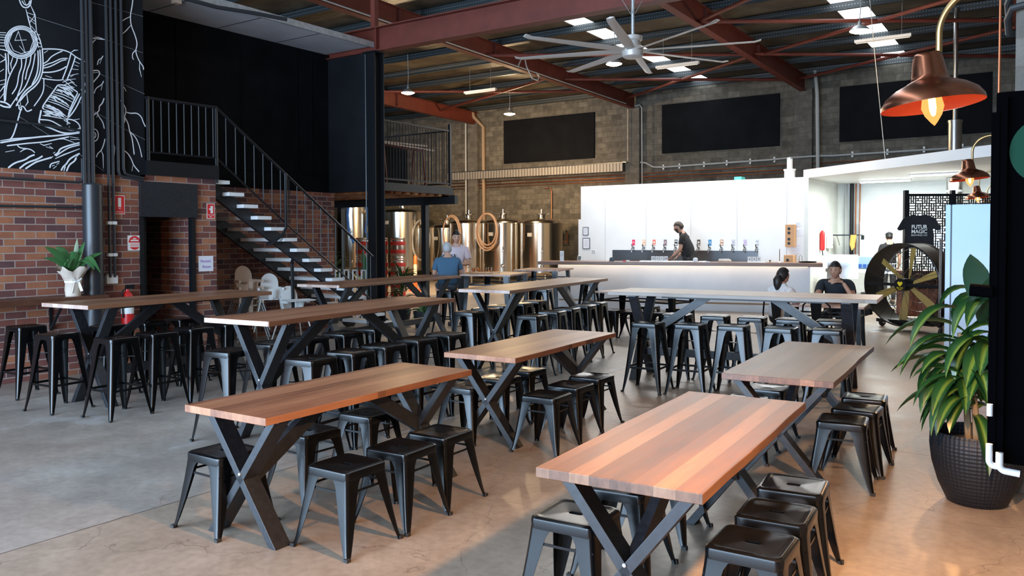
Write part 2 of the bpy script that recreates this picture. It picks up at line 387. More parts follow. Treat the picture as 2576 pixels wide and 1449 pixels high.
# back of the room behind the camera: wide open roller doorway
struct(B('wall_back','block',(-30,-17.6,-6,-5.8,0,7.6),(-17.6,.4,-6,-5.8,4.3,7.6),(.4,7,-6,-5.8,0,7.6)))
struct(B('wall_right','pier',(.12,.3,2.4,27,0,7.6)))
struct(B('wall_right_return','pier',(6.8,7,-6,27,0,7.6),(.3,7,4.2,4.4,0,7.6)))
struct(B('wall_left_far','block',(-30.2,-30,-6,27.2,0,7.6),(-30,-12.8,10.5,10.7,0,2.4)))
pr=MB(); pr.box(-.31,.12,6.3,6.75,0,7); struct(pr.build('trim_8','pier'))
# roof, gently falling towards the far wall
def zr(y): return 7.02+(27-y)*.02
rf=MB()
SKX=((-10.72,-10.12),(-4.72,-4.02))
edges=[-30,-10.72,-10.12,-4.72,-4.02,7]
for i in range(0,len(edges),2):
    a,b=edges[i],edges[i+1]
    rf.poly([(a,-6,zr(-6)),(b,-6,zr(-6)),(b,27.2,zr(27.2)),(a,27.2,zr(27.2))],(0,0,.06))
struct(rf.build('ceiling','foil'))
for i,(a,b) in enumerate(SKX):
    s=MB(); s.poly([(a,-6,zr(-6)+.02),(b,-6,zr(-6)+.02),(b,27.2,zr(27.2)+.02),(a,27.2,zr(27.2)+.02)],(0,0,.03)); struct(s.build('window_%d'%(i+1),'sky'))
PUR=[26.6-1.62*k for k in range(15)]
for k,y in enumerate(PUR):
    z=zr(y)
    p=MB(); p.box(-30,6.8,y,y+.012,z-.2,z-.005);p.box(-30,6.8,y-.07,y,z-.2,z-.19);p.box(-30,6.8,y,y+.07,z-.015,z-.005)
    tag(p.build('roof_purlin','purlin'),'punched galvanised roof purlin, '+('the one closest to the far block wall' if k==0 else '%s from the far block wall, running under the foil'%(['','second','third','fourth','fifth','sixth','seventh','eighth','ninth','tenth','eleventh','twelfth','thirteenth','fourteenth','fifteenth'][k])),'roof beam','roof purlins')
# rafters
def ibeam(b,p0,p1,w,h,tf=.018,tw=.012):
    p0=Vector(p0);p1=Vector(p1);u=Vector((0,0,1))
    b.bar(p0+u*(tf/2),p1+u*(tf/2),w,tf);b.bar(p0+u*(h-tf/2),p1+u*(h-tf/2),w,tf);b.bar(p0+u*(h/2),p1+u*(h/2),tw,h-2*tf)
RL={-7.08:'red steel rafter passing right of the big white fan',-13.07:'long red steel rafter with a grey cable along it, left of the big white fan',-20.2:'red steel rafter above the caged mezzanine',-1.0:'red steel rafter near the copper wall lamps'}
for x,l in RL.items():
    t=thing('steel_rafter',l,'roof beam',(x,0,0),0,'red roof rafters')
    b=MB(); ibeam(b,(0,-5.8,zr(-5.8)-.69),(0,26.95,zr(26.95)-.69),.2,.49); b.build('beam','redsteel',t)
    each('stiffener_plate','redsteel',t,*[(-.09,.09,y,y+.015,zr(y)-.67,zr(y)-.23) for y in (10.9,14.4,18.2,22.1)])
t=thing('steel_girder','deep red steel girder crossing the hall on the black column','roof beam',(0,10.83,0))
b=MB(); ibeam(b,(-12,0,5.04),(6.5,0,5.04),.22,.43); b.build('beam','redsteel',t)
each('stiffener_plate','redsteel',t,*[(x,x+.02,-.1,.1,5.06,5.45) for x in (-10.3,-4.3,1.5)])
each('hanger_post','redsteel',t,(-10.45,-10.35,-.05,.05,5.47,zr(10.8)-.25),(-4.4,-4.3,-.05,.05,5.47,zr(10.8)-.2))
# diagonal wind bracing
BR=[((-7.08,17.9),(-1.0,13.6)),((-7.08,17.9),(-1.0,22.0)),((-7.08,22.2),(-1.0,18.6)),((-7.08,21.9),(-1.2,26.4)),((-7.08,26.2),(-1.0,22.6)),((-13.07,26.3),(-7.08,22.0)),((-13.07,22.0),(-7.08,26.3)),((-20.2,19.6),(-13.07,24.6)),((-20.2,24.6),(-13.07,21.4)),((-13.07,17.9),(-7.08,22.0))]
BL=['crossing high above the copper lamps','running level above the hanging copper lamp','sloping down beside the right skylight','below the right skylight strip','along the top of the far wall by the right blackboard','crossing over the middle blackboard','over the middle skylight end','above the mezzanine cage','above the left blackboard','beneath the foil left of the big fan']
for (a,c),l in zip(BR,BL):
    b=MB(); b.tube([(a[0],a[1],6.62),(c[0],c[1],6.62)],.045,14)
    tag(b.build('wind_brace','redsteel',smooth=True),'red steel brace tube '+l,'brace','red roof braces')
# rafter cable on R1
b=MB(); pts=[(-12.93,y,6.55-y*.02+.33+.03*math.sin(y*1.3)) for y in range(6,27)]; b.tube([(x,y,zr(y)-.655) for x,y,z in pts],.018,6)
tag(b.build('roof_cable','pipegrey',smooth=True),'grey electrical conduit lying along the long red rafter','cable')
b=MB(); b.tube([(-12.93,19.2,6.5),(-12.9,19.3,6.7),(-12.9,19.5,6.85),(-12.9,19.6,6.6),(-12.9,19.9,6.3),(-12.9,20.2,6.28),(-12.9,20.3,6.42),(-12.9,20.1,6.5)],.02,6)
tag(b.build('cable_loop','pipegrey',smooth=True),'loose curl of grey cable hanging at the long red rafter','cable')
# black steel column
t=thing('steel_column','tall black steel column carrying the red girder beside the stairs','column',(-10.4,10.83,0))
b=MB(); b.box(-.09,.11,-.12,-.105,0,5.04);b.box(-.09,.11,.105,.12,0,5.04);b.box(0,.015,-.105,.105,0,5.04); b.build('flanges','black',t)
B('cap_plate','black',(-.16,.16,-.16,.16,5.02,5.04),parent=t); B('base_plate','black',(-.18,.18,-.18,.18,0,.02),parent=t)
b=MB(); b.tube([(-.1,-.14,.1),(-.1,-.14,5.0)],.014,6); b.build('cable','pipeblack',t,True)
# ------------------------------------------------------------ mural
MUR=[(4,[4.91,4.055,4.905,4.011,4.89,3.967,4.868,3.926,4.838,3.891,4.803,3.861,4.764,3.84,4.723,3.828,4.683,3.826,4.646,3.833,4.612,3.85,4.585,3.874,4.565,3.906,4.552,3.943,4.549,3.984,4.554,4.027,4.568,4.069,4.589,4.109,4.618,4.145,4.652,4.174,4.69,4.196,4.73,4.209,4.771,4.213,4.809,4.207,4.843,4.191,4.872,4.167,4.894,4.135,4.907,4.097,4.91,4.055]),(4,[4.892,4.051,4.887,4.011,4.874,3.972,4.854,3.936,4.827,3.903,4.795,3.877,4.76,3.858,4.724,3.847,4.688,3.845,4.654,3.851,4.624,3.866,4.599,3.888,4.58,3.917,4.569,3.951,4.566,3.988,4.571,4.026,4.583,4.064,4.603,4.1,4.629,4.132,4.659,4.159,4.694,4.179,4.73,4.191,4.766,4.194,4.801,4.188,4.832,4.174,4.858,4.152,4.877,4.123,4.889,4.089,4.892,4.051]),(4,[4.875,4.048,4.871,4.012,4.859,3.977,4.841,3.944,4.817,3.915,4.788,3.891,4.757,3.874,4.724,3.864,4.691,3.862,4.661,3.868,4.634,3.881,4.611,3.901,4.595,3.927,4.585,3.957,4.582,3.991,4.586,4.025,4.597,4.06,4.615,4.092,4.638,4.121,4.666,4.145,4.697,4.163,4.73,4.173,4.762,4.176,4.793,4.171,4.821,4.159,4.844,4.139,4.862,4.113,4.872,4.082,4.875,4.048]),(3,[4.728,4.179,4.829,4.161,4.865,4.058,4.825,3.933,4.727,3.884,4.64,3.906,4.595,4.006,4.637,4.122,4.728,4.179]),(4,[4.7,4.142,4.659,4.026,4.79,4.059]),(4,[4.7,4.142,4.775,3.897]),(4,[4.707,3.973,4.772,3.9]),(5,[4.717,4.511,4.745,4.44,4.797,4.433,4.84,4.477,4.851,4.542]),(4,[4.746,4.51,4.775,4.462,4.82,4.48,4.836,4.531]),(4,[4.724,4.489,4.76,4.431]),(4,[4.769,4.523,4.797,4.459]),(5,[4.789,4.419,4.817,4.3,4.852,4.158]),(5,[4.843,4.478,4.889,4.378,4.905,4.177]),(4,[4.803,4.383,4.889,4.37]),(4,[4.807,4.344,4.888,4.299]),(4,[4.832,4.303,4.896,4.262]),(4,[4.831,4.271,4.889,4.37]),(4,[4.846,4.235,4.897,4.175]),(4,[4.852,4.166,4.905,4.177]),(5,[4.885,4.173,4.903,4.082,4.924,3.991]),(5,[4.905,4.177,4.942,4.089,4.967,3.991]),(5,[4.904,4.145,4.943,4.15]),(5,[4.911,4.099,4.949,4.091]),(5,[4.916,4.053,4.959,4.045]),(5,[4.922,4.006,4.968,4.007]),(5,[4.499,4.086,4.564,4.096]),(5,[4.499,4.06,4.561,4.069]),(5,[4.498,4.032,4.559,4.041]),(5,[4.498,4.002,4.556,4.01]),(5,[4.497,3.968,4.553,3.976]),(5,[4.497,3.933,4.55,3.94]),(5,[4.496,3.892,4.547,3.898]),(5,[4.496,3.895,4.581,3.888,4.653,3.847]),(5,[4.967,3.991,4.975,3.81,4.962,3.68,4.901,3.544,4.778,3.431,4.702,3.326]),(5,[4.939,3.975,4.949,3.805,4.934,3.676,4.874,3.555,4.749,3.442,4.657,3.258]),(5,[4.916,3.958,4.921,3.816,4.903,3.671,4.84,3.534]),(4,[4.885,3.92,4.859,3.758,4.815,3.625,4.764,3.492,4.658,3.352,4.598,3.25]),(4,[4.839,3.896,4.822,3.783,4.791,3.715,4.766,3.586]),(4,[4.786,3.855,4.769,3.743,4.738,3.644,4.728,3.517,4.674,3.385,4.665,3.321]),(4,[4.726,3.829,4.732,3.736,4.693,3.636,4.676,3.494,4.615,3.392]),(4,[4.682,3.829,4.674,3.773,4.621,3.671,4.575,3.556,4.551,3.429,4.542,3.305]),(4,[4.639,3.844,4.608,3.746,4.614,3.685]),(4,[4.581,3.864,4.586,3.773,4.578,3.679,4.591,3.62]),(5,[4.552,3.859,4.561,3.738,4.554,3.552,4.529,3.395,4.534,3.296]),(4,[4.495,3.833,4.551,3.798]),(4,[4.493,3.741,4.544,3.781,4.563,3.815]),(4,[4.491,3.634,4.534,3.672]),(4,[4.489,3.527,4.546,3.551]),(4,[4.488,3.481,4.548,3.505]),(4,[4.486,3.404,4.53,3.472,4.552,3.491]),(4,[4.485,3.327,4.541,3.412]),(6,[4.484,3.289,4.548,3.287,4.613,3.237,4.526,3.233,4.484,3.251]),(5,[4.672,3.276,4.708,3.265,4.722,3.22,4.693,3.224,4.686,3.262,4.745,3.27,4.774,3.203,4.835,3.242]),(4,[4.778,3.431,4.791,3.323,4.76,3.272]),(4,[4.702,3.326,4.709,3.28]),(5,[4.707,3.218,4.684,3.137,4.652,3.009,4.613,2.896,4.576,2.854]),(5,[4.97,3.984,5.095,4.01,5.206,4.02,5.303,4.005,5.367,3.96,5.483,3.922]),(5,[5.311,3.999,5.268,3.844,5.234,3.749,5.2,3.662]),(5,[5.364,3.967,5.324,3.837,5.282,3.732,5.256,3.663]),(5,[4.962,3.704,5.059,3.72,5.138,3.749,5.202,3.784,5.251,3.825]),(4,[4.963,3.752,5.044,3.782,5.124,3.835,5.196,3.888,5.252,3.906]),(4,[4.975,3.81,5.03,3.851,5.062,3.905,5.142,3.967,5.206,4.004]),(4,[4.974,3.778,5.013,3.808,5.092,3.846,5.188,3.911,5.269,3.926]),(4,[4.985,3.939,5.032,3.979]),(4,[4.956,3.631,5.057,3.631,5.152,3.638,5.208,3.655]),(4,[4.995,3.67,5.073,3.658]),(4,[4.979,3.635,4.977,3.491,4.929,3.389,4.858,3.284]),(4,[5.311,4.007,5.352,4.042,5.399,4.051]),(4,[5.349,3.858,5.402,3.851]),(4,[5.315,3.803,5.398,3.809]),(4,[5.342,3.906,5.416,3.886]),(4,[5.281,3.716,5.397,3.759]),(4,[5.297,3.702,5.347,3.743]),(5,[5.2,3.662,5.384,3.518]),(5,[5.143,3.58,5.086,3.491,5.013,3.385,4.95,3.28,4.973,3.267]),(5,[5.143,3.58,5.215,3.591,5.311,3.565,5.384,3.526]),(5,[5.384,3.518,5.324,3.395,5.273,3.273,5.256,3.189]),(5,[5.409,3.513,5.341,3.38,5.29,3.275,5.247,3.18,5.305,3.244,5.373,3.352,5.425,3.474]),(4,[5.086,3.491,5.216,3.47,5.35,3.423]),(4,[5.073,3.465,5.201,3.44,5.333,3.387]),(4,[5.029,3.395,5.159,3.369,5.29,3.316]),(4,[5.013,3.369,5.144,3.343,5.277,3.29]),(4,[4.965,3.298,5.105,3.265,5.248,3.205]),(4,[4.957,3.265,5.097,3.238,5.239,3.184]),(6,[5.15,3.565,5.204,3.552,5.245,3.514]),(6,[5.174,3.553,5.248,3.543,5.31,3.507]),(6,[5.198,3.564,5.269,3.558,5.327,3.526]),(6,[5.134,3.53,5.212,3.513,5.277,3.47]),(6,[5.229,3.512,5.292,3.5,5.342,3.463]),(6,[5.245,3.498,5.304,3.481,5.35,3.439]),(6,[5.118,3.512,5.164,3.514,5.197,3.491]),(6,[5.053,3.438,5.115,3.434,5.163,3.405]),(6,[5.085,3.427,5.154,3.415,5.211,3.379]),(6,[5.132,3.409,5.193,3.396,5.243,3.359]),(6,[5.179,3.383,5.233,3.373,5.275,3.339]),(6,[5.045,3.421,5.094,3.411,5.131,3.377]),(6,[4.989,3.317,5.042,3.316,5.082,3.289]),(6,[5.004,3.303,5.081,3.301,5.145,3.273]),(6,[5.066,3.287,5.136,3.279,5.192,3.247]),(6,[5.113,3.253,5.175,3.248,5.224,3.218]),(6,[5.019,3.286,5.072,3.278,5.113,3.245]),(6,[4.964,3.234,5.029,3.242,5.081,3.225]),(6,[4.979,3.22,5.06,3.221,5.128,3.198]),(6,[5.065,3.215,5.126,3.214,5.175,3.188]),(6,[5.113,3.237,5.166,3.231,5.208,3.2]),(6,[4.971,3.187,5.016,3.204,5.049,3.197]),(4,[5.199,3.621,5.281,3.667,5.345,3.636]),(4,[5.215,3.591,5.313,3.639,5.377,3.599]),(4,[5.232,3.659,5.363,3.688]),(4,[5.208,3.655,5.295,3.587,5.344,3.578]),(6,[4.941,3.248,4.924,3.166,4.911,3.109,4.923,3.078,5.046,3.044,5.172,3.001,5.269,3.002,5.359,3.02,5.409,3.05]),(5,[5.239,3.179,5.337,3.174,5.402,3.124,5.409,3.05]),(5,[4.924,3.134,5.048,3.14,5.142,3.095,5.237,3.048,5.335,3.042,5.401,3.082]),(4,[4.953,3.185,5.08,3.185,5.239,3.171]),(6,[5.207,3.159,5.287,3.127]),(6,[5.231,3.178,5.271,3.117]),(6,[5.255,3.173,5.246,3.106]),(4,[5.304,3.17,5.403,3.198]),(4,[5.27,3.093,5.278,3.053]),(4,[5.229,3.08,5.218,3.046]),(6,[4.475,2.813,4.693,2.873,4.92,2.927,5.155,2.966,5.4,3.024]),(5,[4.546,2.784,4.767,2.833,4.965,2.867,5.107,2.913,5.268,2.961]),(5,[4.476,2.836,4.62,2.873,5.029,2.946]),(4,[4.663,2.8,4.692,2.771,4.781,2.771,4.826,2.759,4.858,2.73]),(4,[4.781,2.771,4.736,2.759,4.691,2.724]),(4,[4.53,2.711,4.632,2.739]),(4,[4.919,2.844,4.964,2.827,5.058,2.86]),(4,[4.987,2.813,5.065,2.796]),(4,[5.026,2.825,5.073,2.797]),(6,[5.087,2.717,5.135,2.754,5.152,2.804,5.266,2.855,5.398,2.9]),(5,[5.103,2.71,5.184,2.774,5.265,2.83,5.398,2.875]),(5,[5.094,2.677,5.199,2.734,5.397,2.825]),(4,[5.107,2.913,5.203,2.93,5.332,2.894]),(4,[5.276,2.962,5.382,2.956]),(4,[5.283,2.93,5.399,2.941]),(6,[4.556,2.527,4.629,2.594,4.748,2.635,4.794,2.678,4.855,2.706]),(6,[4.68,2.528,4.763,2.604,4.884,2.653,4.947,2.698]),(6,[4.746,2.529,4.853,2.611,4.915,2.639,5.055,2.69]),(5,[4.869,2.628,4.977,2.66,5.071,2.7]),(5,[5.072,2.74,5.096,2.758]),(5,[5.029,2.56,5.038,2.609,5.086,2.628,5.146,2.649]),(5,[5.069,2.554,5.109,2.589]),(5,[5.109,2.606,5.141,2.627]),(5,[5.053,2.585,5.085,2.596]),(6,[5.163,2.536,5.188,2.587,5.229,2.622,5.263,2.682,5.329,2.729,5.396,2.767]),(6,[5.195,2.53,5.213,2.589,5.18,2.578]),(6,[5.228,2.532,5.262,2.617,5.328,2.663,5.353,2.706]),(5,[5.328,2.687,5.379,2.749]),(4,[5.578,3.09,5.585,3.091,5.592,3.09,5.599,3.089,5.606,3.086,5.612,3.082,5.617,3.077,5.622,3.071,5.627,3.064,5.63,3.056,5.633,3.047,5.635,3.038,5.636,3.028,5.637,3.018,5.636,3.008,5.635,2.998,5.632,2.989,5.629,2.98,5.625,2.971,5.62,2.963,5.615,2.956,5.609,2.95,5.603,2.944,5.596,2.94,5.589,2.937,5.582,2.936,5.575,2.935,5.568,2.936,5.562,2.938]),(4,[5.571,3.049,5.575,3.049,5.579,3.049,5.582,3.049,5.586,3.047,5.589,3.046,5.592,3.044,5.595,3.041,5.597,3.038,5.6,3.035,5.601,3.031,5.603,3.027,5.604,3.023,5.604,3.018,5.604,3.014,5.603,3.009,5.603,3.005,5.601,3,5.599,2.996,5.597,2.992,5.595,2.988,5.592,2.985,5.589,2.982,5.586,2.98,5.582,2.978,5.578,2.976,5.575,2.975,5.571,2.975,5.567,2.975]),(5,[5.565,3.82,5.643,3.845,5.671,3.821,5.659,3.777,5.58,3.68,5.554,3.634,5.562,3.627]),(4,[5.565,3.795,5.651,3.817]),(5,[5.48,3.764,5.496,3.7,5.478,3.631,5.426,3.557]),(5,[5.425,3.474,5.476,3.548,5.502,3.602]),(5,[6.132,4.846,6.115,4.738,6.091,4.628,6.099,4.508,6.152,4.397,6.187,4.282,6.158,4.189,6.175,4.122,6.212,4.05,6.264,3.997,6.267,3.954]),(4,[6.091,4.619,6.017,4.569,5.944,4.501]),(4,[6.099,4.508,6.033,4.425,5.941,4.329]),(4,[6.158,4.189,6.116,4.147,6.11,4.093,6.128,4.062]),(4,[6.212,4.05,6.21,3.953,6.237,3.852]),(4,[5.573,4.23,5.693,4.246,5.762,4.251]),(4,[5.59,4.242,5.659,4.261,5.719,4.256]),(4,[5.574,4.139,5.589,4.192,5.624,4.224]),(4,[5.715,4.039,5.697,4.002,5.654,3.978,5.639,3.908]),(4,[5.706,4.021,5.67,3.93]),(4,[5.718,3.718,5.691,3.664,5.613,3.61,5.591,3.539]),(4,[5.7,3.665,5.681,3.595]),(4,[5.939,3.693,5.993,3.675,6.02,3.627]),(4,[5.975,3.681,5.983,3.622]),(5,[5.72,3.499,5.696,3.428,5.652,3.388,5.656,3.338,5.624,3.3,5.572,3.26]),(4,[5.624,3.3,5.649,3.253,5.7,3.191,5.716,3.108]),(4,[5.633,3.285,5.62,3.241]),(4,[5.59,3.296,5.621,3.3]),(5,[5.936,3.503,5.998,3.433,6.015,3.366,5.987,3.293,5.995,3.234,5.958,3.195]),(5,[6.015,3.357,6.079,3.348,6.163,3.367,6.228,3.322,6.246,3.262,6.282,3.196]),(5,[5.995,3.286,6.04,3.213,6.057,3.11,6.092,3.026,6.116,2.81]),(4,[6.057,3.11,6.139,3.048,6.193,2.931,6.224,2.783]),(4,[5.723,2.981,5.704,2.903,5.671,2.824,5.624,2.786,5.606,2.734]),(4,[5.671,2.824,5.693,2.775,5.695,2.597]),(4,[5.828,2.94,5.853,2.883,5.843,2.779]),(5,[5.943,2.865,6.024,2.828,6.078,2.745,6.104,2.668,6.183,2.586]),(4,[6.095,2.668,6.079,2.588]),(4,[5.572,3.244,5.563,3.184,5.57,3.134]),(3,[5.538,4.685,5.549,4.685]),(3,[5.56,4.684,5.57,4.684]),(3,[5.581,4.684,5.592,4.683]),(3,[5.602,4.683,5.613,4.683]),(3,[5.624,4.682,5.634,4.682]),(3,[5.645,4.682,5.656,4.681]),(3,[5.667,4.681,5.677,4.681]),(3,[5.688,4.68,5.699,4.68]),(3,[5.71,4.679,5.721,4.679]),(3,[5.732,4.679,5.743,4.678]),(3,[5.754,4.678,5.765,4.678]),(3,[5.776,4.677,5.787,4.677]),(3,[5.798,4.677,5.809,4.676]),(3,[5.82,4.676,5.831,4.675]),(3,[5.842,4.675,5.853,4.675]),(3,[5.864,4.674,5.875,4.674]),(3,[5.886,4.674,5.898,4.673]),(3,[5.909,4.673,5.92,4.672]),(3,[5.931,4.672,5.943,4.672]),(3,[5.954,4.671,5.965,4.671]),(3,[5.977,4.671,5.988,4.67]),(3,[5.999,4.67,6.011,4.669]),(3,[6.022,4.669,6.034,4.669]),(3,[6.045,4.668,6.056,4.668]),(3,[6.068,4.668,6.079,4.667]),(3,[6.091,4.667,6.103,4.666]),(3,[6.114,4.666,6.126,4.666]),(3,[6.137,4.665,6.149,4.665]),(3,[6.161,4.664,6.172,4.664]),(3,[6.184,4.664,6.196,4.663]),(3,[6.207,4.663,6.219,4.663]),(3,[6.231,4.662,6.243,4.662]),(3,[6.255,4.661,6.267,4.661]),(3,[4.901,4.349,4.91,4.348]),(3,[4.92,4.347,4.93,4.346]),(3,[4.939,4.345,4.949,4.344]),(3,[4.959,4.343,4.969,4.342]),(3,[4.978,4.341,4.988,4.34]),(3,[4.998,4.339,5.008,4.338]),(3,[5.018,4.337,5.027,4.336]),(3,[5.037,4.335,5.047,4.334]),(3,[5.057,4.333,5.067,4.331]),(3,[5.077,4.33,5.087,4.329]),(3,[5.097,4.328,5.107,4.327]),(3,[5.117,4.326,5.127,4.325]),(3,[5.137,4.324,5.147,4.323]),(3,[5.157,4.322,5.167,4.321]),(3,[5.177,4.32,5.187,4.319]),(3,[5.197,4.317,5.207,4.316]),(3,[5.218,4.315,5.228,4.314]),(3,[5.238,4.313,5.248,4.312]),(3,[5.258,4.311,5.269,4.31]),(3,[5.279,4.309,5.289,4.308]),(3,[5.299,4.306,5.31,4.305]),(3,[5.32,4.304,5.33,4.303]),(3,[5.341,4.302,5.351,4.301]),(3,[5.362,4.3,5.372,4.299]),(3,[5.382,4.298,5.393,4.296]),(3,[5.403,4.295,5.414,4.294]),(3,[5.424,4.293,5.435,4.292]),(3,[5.445,4.291,5.456,4.29]),(3,[5.467,4.289,5.477,4.287]),(3,[5.488,4.286,5.498,4.285]),(3,[5.509,4.284,5.52,4.283]),(3,[5.53,4.282,5.541,4.281]),(3,[5.552,4.279,5.563,4.278]),(3,[5.573,4.277,5.584,4.275]),(3,[5.595,4.274,5.605,4.272]),(3,[5.616,4.271,5.627,4.269]),(3,[5.638,4.268,5.648,4.266]),(3,[5.659,4.264,5.67,4.263]),(3,[5.681,4.261,5.692,4.26]),(3,[5.702,4.258,5.713,4.257]),(3,[5.724,4.255,5.735,4.253]),(3,[5.746,4.252,5.757,4.25]),(3,[5.768,4.249,5.779,4.247]),(3,[5.79,4.245,5.801,4.244]),(3,[5.812,4.242,5.823,4.24]),(3,[5.834,4.239,5.845,4.237]),(3,[5.856,4.236,5.868,4.234]),(3,[5.879,4.232,5.89,4.231]),(3,[5.901,4.229,5.912,4.227]),(3,[5.924,4.226,5.935,4.224]),(3,[5.946,4.222,5.957,4.221]),(3,[5.969,4.219,5.98,4.217]),(3,[5.991,4.216,6.003,4.214]),(3,[6.014,4.212,6.026,4.211]),(3,[6.037,4.209,6.049,4.207]),(3,[6.06,4.206,6.072,4.204]),(3,[6.083,4.202,6.095,4.201]),(3,[6.106,4.199,6.118,4.197]),(3,[6.129,4.196,6.141,4.194]),(3,[6.153,4.192,6.164,4.19]),(3,[6.176,4.189,6.188,4.187]),(3,[6.199,4.185,6.211,4.184]),(3,[6.223,4.182,6.235,4.18]),(3,[6.247,4.178,6.258,4.177]),(3,[5.367,3.96,5.377,3.956]),(3,[5.387,3.952,5.397,3.948]),(3,[5.407,3.945,5.417,3.941]),(3,[5.426,3.937,5.436,3.933]),(3,[5.446,3.93,5.456,3.926]),(3,[5.466,3.922,5.476,3.918]),(3,[5.486,3.914,5.496,3.911]),(3,[5.506,3.907,5.516,3.903]),(3,[5.526,3.899,5.536,3.895]),(3,[5.546,3.891,5.556,3.887]),(3,[5.651,3.805,5.661,3.803]),(3,[5.671,3.8,5.682,3.797]),(3,[5.692,3.794,5.703,3.791]),(3,[5.713,3.788,5.724,3.785]),(3,[5.734,3.782,5.745,3.779]),(3,[5.755,3.776,5.766,3.773]),(3,[5.776,3.771,5.787,3.768]),(3,[5.798,3.765,5.808,3.762]),(3,[5.819,3.759,5.83,3.756]),(3,[5.84,3.753,5.851,3.75]),(3,[5.862,3.747,5.873,3.744]),(3,[5.883,3.741,5.894,3.738]),(3,[5.905,3.735,5.916,3.732]),(3,[5.927,3.729,5.938,3.726]),(3,[5.948,3.723,5.959,3.72]),(3,[5.97,3.717,5.981,3.714]),(3,[5.992,3.711,6.003,3.708]),(3,[6.014,3.705,6.025,3.702]),(3,[6.036,3.699,6.047,3.695]),(3,[6.058,3.692,6.069,3.689]),(3,[6.081,3.686,6.092,3.683]),(3,[6.103,3.68,6.114,3.677]),(3,[6.125,3.674,6.136,3.671]),(3,[6.148,3.668,6.159,3.665]),(3,[6.17,3.661,6.181,3.658]),(3,[6.193,3.655,6.204,3.652]),(3,[6.215,3.649,6.227,3.646]),(3,[6.238,3.643,6.25,3.639]),(3,[6.261,3.636,6.272,3.633]),(3,[4.993,3.558,5.003,3.554]),(3,[5.012,3.55,5.021,3.546]),(3,[5.03,3.543,5.04,3.539]),(3,[5.049,3.535,5.058,3.532]),(3,[5.068,3.528,5.077,3.524]),(3,[5.391,3.412,5.4,3.407]),(3,[5.409,3.403,5.418,3.398]),(3,[5.428,3.394,5.437,3.389]),(3,[5.446,3.385,5.455,3.381]),(3,[5.465,3.376,5.474,3.372]),(3,[5.483,3.367,5.493,3.363]),(3,[5.502,3.358,5.512,3.354]),(3,[5.521,3.349,5.53,3.345]),(3,[5.54,3.34,5.549,3.335]),(3,[5.559,3.331,5.568,3.326]),(3,[5.578,3.322,5.587,3.317]),(3,[5.597,3.313,5.606,3.308]),(3,[5.616,3.303,5.626,3.299]),(3,[5.635,3.294,5.645,3.29]),(3,[5.654,3.285,5.664,3.28]),(3,[5.674,3.276,5.683,3.271]),(3,[5.693,3.266,5.703,3.262]),(3,[5.712,3.257,5.722,3.253]),(3,[5.732,3.248,5.742,3.243]),(3,[5.751,3.238,5.761,3.234]),(3,[5.771,3.229,5.781,3.224]),(3,[5.791,3.22,5.8,3.215]),(3,[5.81,3.21,5.82,3.205]),(3,[5.83,3.201,5.84,3.196]),(3,[5.85,3.191,5.86,3.187]),(3,[5.871,3.183,5.881,3.178]),(3,[5.892,3.174,5.902,3.17]),(3,[5.913,3.165,5.924,3.161]),(3,[5.934,3.157,5.945,3.153]),(3,[5.955,3.148,5.966,3.144]),(3,[5.977,3.14,5.987,3.135]),(3,[5.998,3.131,6.009,3.126]),(3,[6.02,3.122,6.03,3.118]),(3,[6.041,3.113,6.052,3.109]),(3,[6.063,3.105,6.074,3.1]),(3,[6.085,3.096,6.095,3.091]),(3,[6.106,3.087,6.117,3.082]),(3,[6.128,3.078,6.139,3.074]),(3,[6.15,3.069,6.161,3.065]),(3,[6.172,3.06,6.183,3.056]),(3,[6.194,3.051,6.205,3.047]),(3,[6.216,3.042,6.227,3.038]),(3,[6.238,3.033,6.25,3.029]),(3,[6.261,3.024,6.272,3.02]),(3,[4.691,3.138,4.699,3.133]),(3,[4.707,3.129,4.716,3.125]),(3,[4.724,3.12,4.732,3.116]),(3,[4.74,3.111,4.748,3.107]),(3,[4.757,3.102,4.765,3.098]),(3,[4.773,3.094,4.782,3.089]),(3,[4.79,3.085,4.798,3.08]),(3,[4.806,3.076,4.815,3.071]),(3,[4.823,3.067,4.832,3.062]),(3,[4.84,3.058,4.848,3.053]),(3,[4.857,3.048,4.865,3.044]),(3,[4.873,3.039,4.882,3.035]),(3,[4.89,3.03,4.899,3.026]),(3,[4.907,3.021,4.916,3.017]),(3,[4.924,3.012,4.933,3.007]),(3,[4.941,3.003,4.95,2.998]),(3,[4.958,2.994,4.967,2.989]),(3,[4.975,2.984,4.984,2.98]),(3,[4.993,2.975,5.001,2.97]),(3,[5.01,2.966,5.018,2.961]),(3,[5.027,2.957,5.036,2.952]),(3,[5.395,2.751,5.404,2.745]),(3,[5.413,2.74,5.422,2.734]),(3,[5.431,2.729,5.44,2.724]),(3,[5.449,2.718,5.458,2.713]),(3,[5.467,2.707,5.476,2.702]),(3,[5.485,2.697,5.494,2.691]),(3,[5.503,2.686,5.513,2.68]),(3,[5.522,2.675,5.531,2.669]),(3,[5.54,2.664,5.549,2.658]),(3,[5.558,2.653,5.567,2.647]),(3,[5.577,2.642,5.586,2.636]),(3,[5.595,2.631,5.604,2.625]),(3,[5.614,2.62,5.623,2.614]),(3,[5.632,2.608,5.641,2.603]),(3,[5.651,2.597,5.66,2.592]),(3,[5.669,2.586,5.679,2.58]),(3,[5.688,2.575,5.697,2.569])]
mu=MB()
